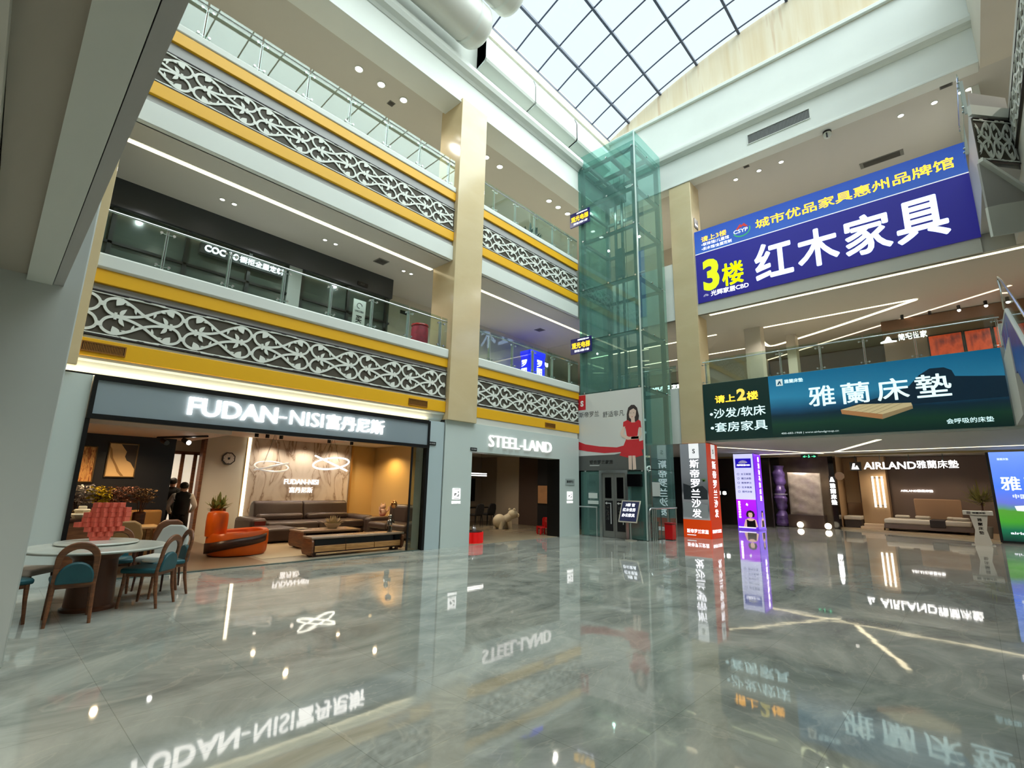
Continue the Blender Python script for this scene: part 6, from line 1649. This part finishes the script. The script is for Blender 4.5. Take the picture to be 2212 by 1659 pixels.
for s_ in (0, 1):
    for i in range(nx):
        for j in range(nz_):
            a = s_ * o0 + i * (nz_ + 1) + j; q = (a, a + nz_ + 1, a + nz_ + 2, a + 1)
            m.f.append(q if s_ == 0 else q[::-1])
edge = [i * (nz_ + 1) for i in range(nx + 1)] + [nx * (nz_ + 1) + j for j in range(1, nz_ + 1)] + [i * (nz_ + 1) + nz_ for i in range(nx - 1, -1, -1)] + [j for j in range(nz_ - 1, 0, -1)]
for k in range(len(edge)):
    a, b = edge[k], edge[(k + 1) % len(edge)]; m.f.append((b, a, a + o0, b + o0))
obj('mattress', m, mat('film_wrapped_fabric', rgb(176, 162, 148), .25, vary=.14, vscale=5, bump=.5, bscale=14, coat=.6), t, smooth=True)
t = thing('wrapped_bundle', 'tall purple tinted bundle wrapped in glossy film beside the quilted mattress', 'bundle', (-7.1, 27.3, 0))
m = MB()
prof = [(.26 + .035 * math.sin(k * 1.9) + .02 * math.sin(k * .7), .02 + 2.9 * k / 24) for k in range(25)]
m.lathe(prof, (-7.12, 27.45, 0), 20)
m.v = [(x + .03 * math.sin(z * 6 + x * 9), y + .03 * math.cos(z * 5 + y * 7), z) for x, y, z in m.v]
obj('film_wrap', m, mat('purple_film', rgb(120, 92, 160), .15, vary=.45, vscale=4, coat=.8), t, smooth=True)
obj('strap', MB().lathe([(.31, 1.5), (.31, 1.56)], (-7.12, 27.45, 0), 20, cap=False), mat('pale_strap', rgb(200, 190, 210), .3), t)
for lb, x, y in (('glowing ball lamp on the floor under the quilted mattress', -6.2, 26.72), ('glowing ball lamp on the floor close to the dark pier', -5.08, 26.72)):
    t = thing('ball_lamp', lb, 'lamp', (x, y, 0), 'glowing ball lamps on the hall floor')
    obj('globe', MB().ball((x, y, .155), .14, 18, 12), glow('ball_glow', (1, .86, .62, 1), 3.0), t, smooth=True)
    obj('base', MB().lathe([(.001, 0), (.07, 0), (.06, .03), (.001, .03)], (x, y, 0), 14, cap=False), BLACK, t)
t = thing('upright_sign', 'upright column of lit white characters on the black pier', 'sign', (-4.87, 27.5, 1.1))
obj('panel', B(-5.0, -4.74, 27.5, 27.55, 1.05, 2.42), BLACK, t)
l = MB().prism([(0, 0), (.07, .22), (.13, .22), (.2, 0)], (-4.97, 27.5, 2.15), X_, Z_, .03)
for i, c_ in enumerate('雅蘭床墊'):
    l.text(c_, (-4.98, 27.5, 1.86 - i * .25), X_, Z_, .22, .22, .03, .03)
obj('lettering', l, LEDW, t)
t = thing('round_plaque', 'round brown plaque high on the pier edge of the mattress shop', 'plaque', (-4.6, 27.52, 2.45))
obj('disc', MB().lathe([(.001, 0), (.19, 0), (.19, .03), (.001, .03)], (-4.55, 27.5, 2.42), 24, 'y', cap=False), mat('brown_plaque', rgb(96, 70, 44), .5), t, smooth=True)
obj('arm', MB().tube([(-4.55, 27.54, 2.42), (-4.76, 27.6, 2.42)], .02, 6), BLACK, t)
t = thing('hall_lit_letters', 'tiny white lit letters in the dark corridor beside the lift glass', 'sign', (-9.6, 26.18, 1.3))
obj('lettering', MB().text('N 8', (-9.84, 26.18, 1.44), X_, Z_, .55, .18, .02, .05), LEDW, t)
obj('backing', B(-9.88, -9.2, 26.18, 26.2, 1.35, 1.75), BLACK, t)

# ================================================================ SECOND FLOOR, BACK AND WEST
t = thing('shop_unit', 'brown shop unit with red glowing windows at the back of the second floor', 'shop', (3, 23.5, 5.1))
obj('wall', B(-1.9, 8.8, 23.4, 26.9, 5.1, 8.28), WALNUT, t)
RW = ramp_mat('red_glow_window', [(.3, rgb(120, 24, 18)), (.5, rgb(196, 70, 34)), (.7, rgb(90, 20, 30))], None, .3, (1, 1, 1), nscale=3, es=.55)
for a, b in ((-.55, .35), (.45, 1.1), (1.2, 2.2)):
    q = obj('window', B(a - .04, b + .04, 23.36, 23.4, 5.5, 7.45), BLACK, t); obj('pane', B(a, b, 23.34, 23.36, 5.55, 7.4), RW, q)
for x in (-1.2, -.4, .4, 1.1):
    sp = obj('spot', MB().lathe([(.001, 0), (.05, 0), (.05, -.16), (.001, -.16)], (x, 23.0, 8.3), 12, cap=False), BLACK, t)
    if x in (.4, 1.1): obj('lens', MB().ball((x, 23.0, 8.12), .05, 10, 6), DOWN, sp)
t = thing('gallery_letters', 'white lit letters with a small roof logo at the back of the second floor', 'sign', (-1.2, 23.3, 7.4))
l = MB().text('简宅世家', (-1.42, 23.3, 7.40), X_, Z_, .85, .26, .04, .005)
l.prism([(0, 0), (.5, 0), (.5, .04), (.36, .06), (.30, .22), (.22, .24), (.14, .10), (.0, .05)], (-1.98, 23.3, 7.38), X_, Z_, .04)
obj('lettering', l, LEDW, t); obj('bracket', B(-1.9, -.6, 23.3, 23.41, 7.48, 7.52), BLACK, t)
t = thing('lit_counter', 'small cream lit display panel at the back of the second floor', 'display', (-4.1, 24.5, 5.1))
obj('panel', B(-4.9, -3.3, 24.5, 24.6, 5.1, 6.6), mat('cream_lit_panel', rgb(226, 200, 150), .5, emit=(1, .78, .45, 1), es=.5, sample=False), t)
obj('lettering', MB().text('木世家', (-4.4, 24.5, 6.1), X_, Z_, .6, .18, .02, .03), LEDWARM, t); obj('foot', B(-4.95, -3.25, 24.4, 24.7, 5.1, 5.16), WOODD, t)
for lb, x0, x1, y, m_ in (('pale square pillar behind the railing beside the marble column', -6.1, -5.5, 20.4, CREAM), ('second pale square pillar behind the railing of the back gallery', -5.2, -4.85, 23.0, CREAM)):
    o = struct('pillar_gallery', B(x0, x1, y, y + .5, 5.1, 8.3), m_)
t = thing('gallery_sign', 'white lit sign on the dark second floor shop front', 'sign', (-13.0, 2.9, 7.0))
l = MB().text('COC', (-12.98, 2.93, 7.05), Y_, Z_, .46, .17, .04, .03); l.text('10', (-12.98, 3.47, 7.05), Y_, Z_, .22, .17, .04, .03); l.text('橱柜全屋定制', (-12.98, 3.72, 7.05), Y_, Z_, 1.08, .17, .04, .004)
obj('lettering', l, glow('cool_letter_light', (.92, .95, 1, 1), 1.5), t); obj('backing', B(-13.14, -12.98, 2.85, 4.85, 7.0, 7.27), DARKGREY, t)
m = MB()
for y in (-.2, 1.2, 2.6, 4.0, 5.4, 6.8, 8.1):
    m.box(-13.14, -13.08, y - .04, y + .04, 5.1, 7.45)
m.box(-13.14, -13.08, -1, 8.25, 6.6, 6.66)
t = thing('shopfront_frame', 'dark upright framing of the second floor shop front behind the railing', 'door frame', (-13.1, 3.5, 5.1)); obj('frame', m, BLACK, t)
obj('pale_post', B(-13.12, -13.06, 5.0, 5.35, 5.1, 7.45), GREYB, t)
t = thing('roller_banner', 'white roller banner with a round logo standing behind the second floor railing', 'banner stand', (-12.6, 6.95, 5.1))
obj('sheet', B(-12.62, -12.60, 6.72, 7.12, 5.15, 6.9), mat('pale_sheet', rgb(196, 200, 196), .6), t)
l = MB(); n_ = 20
l.prism([(.09 * math.cos(2 * PI * k / n_ * .8), .09 * math.sin(2 * PI * k / n_ * .8)) for k in range(n_)] + [(.07 * math.cos(2 * PI * k / n_ * .8), .07 * math.sin(2 * PI * k / n_ * .8)) for k in range(n_ - 1, -1, -1)], (-12.60, 6.92, 6.72), Y_, Z_, .003)
l.text('UNICORN', (-12.60, 6.78, 6.52), Y_, Z_, .28, .06, .003, .02); l.text('买', (-12.60, 6.82, 6.2), Y_, Z_, .2, .22, .003, .02)
obj('lettering', l, INK, t); obj('foot', B(-12.7, -12.5, 6.7, 7.14, 5.1, 5.15), STEEL, t)
for lb, y in (('small black exit plate on the dark second floor fascia', 7.0), ('small black exit plate on the cream wall past the dark fascia', 9.3)):
    x = -13.0 if y < 8 else -14.1
    t = thing('wall_plate', lb, 'sign', (x, y, 7.6), 'black exit plates on the second floor'); obj('plate', B(x, x + .03, y, y + .34, 7.52, 7.64), BLACK, t)
    obj('lettering', MB().text('EXIT', (x + .03, y + .1, 7.56), Y_, Z_, .14, .05, .002), mat('plate_dim', rgb(90, 96, 94), .5), t)
t = thing('red_stool', 'red stool with a floral pattern behind the second floor railing at the column', 'stool', (-11.0, 7.9, 5.1))
obj('body', MB().lathe([(.20, 5.1), (.24, 5.3), (.24, 5.9), (.22, 6.0), (.001, 6.0)], (-11.0, 7.95, 0), 20), mat('crimson', rgb(170, 20, 50), .5, vary=.3, vscale=9), t, smooth=True)
obj('lid', MB().lathe([(.23, 6.0), (.25, 6.02), (.24, 6.05), (.001, 6.06)], (-11.0, 7.95, 0), 20, cap=False), RED, t, smooth=True)
t = thing('potted_plant', 'dark green plant behind the third floor railing near the lift', 'plant', (-11.0, 12.7, 10.15))
obj('pot', MB().lathe([(.14, 10.15), (.18, 10.5), (.16, 10.5), (.001, 10.46)], (-11.0, 12.7, 0), 16), WHITE, t, smooth=True)
m = MB(); leafy(m, (-11.0, 12.7, 10.45), .3, 90, .42, .11, 1.2); obj('leaves', m, mat('dark_leaf', rgb(30, 58, 42), .5, vary=.2), t); obj('stem', MB().tube([(-11.0, 12.7, 10.4), (-11, 12.72, 10.9)], .02, 6), WOODD, t)
t = thing('blue_totem', 'glowing blue light box totem on the second floor behind the railing', 'light box', (-13.2, 15.6, 5.1))
BL = backlit('electric_blue', rgb(20, 30, 240), .9)
obj('body', B(-13.55, -13.0, 15.1, 16.05, 5.1, 7.1), BL, t)
obj('cap', B(-13.57, -12.98, 15.08, 16.07, 7.1, 7.3), BL, t)
l = MB()
for i, c_ in enumerate('罗图整装'):
    l.text(c_, (-13.0, 15.52, 6.62 - i * .36), Y_, Z_, .34, .32, .004, .02); l.text(c_, (-13.5, 15.1, 6.62 - i * .36), X_, Z_, .3, .28, .004, .02)
l.text('罗图', (-13.0, 15.4, 7.15), Y_, Z_, .3, .08, .004, .02)
obj('lettering', l, backlit('totem_white', rgb(240, 244, 255), .9), t)
for lb, y0, y1, tx in (('white lit shop letters on the cream wall just past the marble column', 11.9, 13.0, 'U 罗曼家居'), ('white lit shop letters on the cream wall beside the lift glass', 17.0, 17.58, 'WFU')):
    t = thing('wall_letters', lb, 'sign', (-14.0, y0, 7.1), 'lit letters on the second floor cream wall')
    obj('lettering', MB().text(tx, (-14.07, y0, 7.15), Y_, Z_, y1 - y0, .20, .03, .03), LEDW, t); obj('backing', B(-14.1, -14.07, y0 - .05, y1 + .05, 7.1, 7.4), mat('grey_backing', rgb(90, 92, 92), .5), t)
t = thing('wall_letters', 'white lit letters deep behind the lift on the second floor', 'sign', (-10.2, 26.5, 7.0), 'lit letters on the second floor cream wall')
obj('lettering', MB().text('WFU罗曼家居', (-13.4, 26.55, 7.3), X_, Z_, 1.9, .26, .03, .03), LEDW, t); obj('backing', B(-13.5, -11.4, 26.55, 26.6, 7.2, 7.65), BLACK, t)
strip('white light line in the ceiling behind the lift', [(-13.5, 20.4), (-7.2, 20.4)], 8.1, .10, LEDWARM, 'light lines behind the lift')
strip('second white light line in the ceiling behind the lift', [(-13.5, 24.0), (-7.2, 24.0)], 8.3, .10, LEDWARM, 'light lines behind the lift')

# ================================================================ ESCALATORS AT THE EAST LANDINGS
def escalator(label, x0, x1, y1, z1, y0, m_side, arrows, name='escalator'):
    """truss running down from (y1,z1) towards the viewer to (y0, lower floor)"""
    sl = math.tan(math.radians(30)); z0 = z1 - sl * (y1 - y0)
    t = thing(name, label, 'escalator', ((x0 + x1) / 2, (y0 + y1) / 2, max(z0 - .7, 0)))
    side = [(y0 - .6, z0 - .55), (y0, z0 - .65), (y1, z1 - .95), (y1 + 2.2, z1 - 1.0), (y1 + 2.2, z1 + .4), (y1, z1 + .4), (y0, z0 + .4), (y0 - .6, z0 + .4)]
    for x in (x0, x1 - .06):
        obj('side_panel', MB().prism(side, (x + .06, 0, 0), Y_, Z_, -.06) if False else MB().prism([(a, b) for a, b in side], (x, 0, 0), Y_, Z_, .06), m_side, t)
        edge = [(x + .03, y0 - .6, z0 + .42), (x + .03, y0, z0 + .42), (x + .03, y1, z1 + .42), (x + .03, y1 + 2.2, z1 + .42)]
        obj('edge_trim', MB().tube(edge, .05, 6), WHITE, t)
        gl = [(y0 - .4, z0 + .45), (y0, z0 + .45), (y1, z1 + .45), (y1 + .5, z1 + .45), (y1 + .5, z1 + .98), (y1, z1 + 1.08), (y0, z0 + 1.15)]
        obj('balustrade', MB().prism(gl, (x + .02, 0, 0), Y_, Z_, .015), RAILG, t)
        hr_ = spline([(x + .03, y0 - .4, z0 + 1.0), (x + .03, y0, z0 + 1.18), (x + .03, y1, z1 + 1.1), (x + .03, y1 + .5, z1 + 1.0), (x + .03, y1 + .6, z1 + .6)], 4)
        obj('handrail', MB().tube(hr_, .025, 8), STEEL, t, smooth=True)
    st = MB(); n_ = int((y1 - y0) / .4)
    for k in range(n_):
        ya = y0 + (y1 - y0) * k / n_; za = z0 + (z1 - z0) * k / n_
        st.box(x0 + .1, x1 - .1, ya, ya + (y1 - y0) / n_, za - .3, za + .22)
    obj('step', st, STEELD, t)
    obj('soffit', MB().prism([(y0, z0 - .64), (y1, z1 - .94), (y1 + 2.2, z1 - .99), (y1 + 2.2, z1 - .9), (y1, z1 - .85), (y0, z0 - .55)], (x0 + .06, 0, 0), Y_, Z_, x1 - x0 - .12), mat('soffit_white', rgb(206, 212, 208), .5), t)
    if arrows:
        a = MB()
        for k, (yy, zz_) in enumerate(((15.2, 4.55), (15.9, 4.65), (16.6, 4.7))):
            a.prism([(0, 0), (.32, .55), (.64, 0), (.44, 0), (.32, .25), (.20, 0)], (x0 - .001, yy + .64, zz_), -Y_, Z_, .004)
        obj('arrow_print', a, mat('arrow_white', rgb(214, 222, 232), .4), t)
        b = MB()
        for yy in (15.55, 16.25, 16.9): b.prism([(0, 0), (.12, .0), (.32, .36), (.20, .36)], (x0 - .001, yy, 5.1), -Y_, Z_, .004)
        obj('chevron_print', b, mat('arrow_cyan', rgb(90, 150, 220), .4), t)
    return t
escalator('escalator with a blue printed side below the second floor landing, beside the green banner', 1.0, 2.1, 14.9, 5.23, 6.2, mat('escalator_blue_print', rgb(40, 64, 160), .35, vary=.3, vscale=1.5), True)
tag(obj('floor_socket', B(-6.12, -5.98, .30, .40, 0, .035), BLACK, bevel=.005), 'small black object on the floor at the foot of the near pillar', 'door stop')
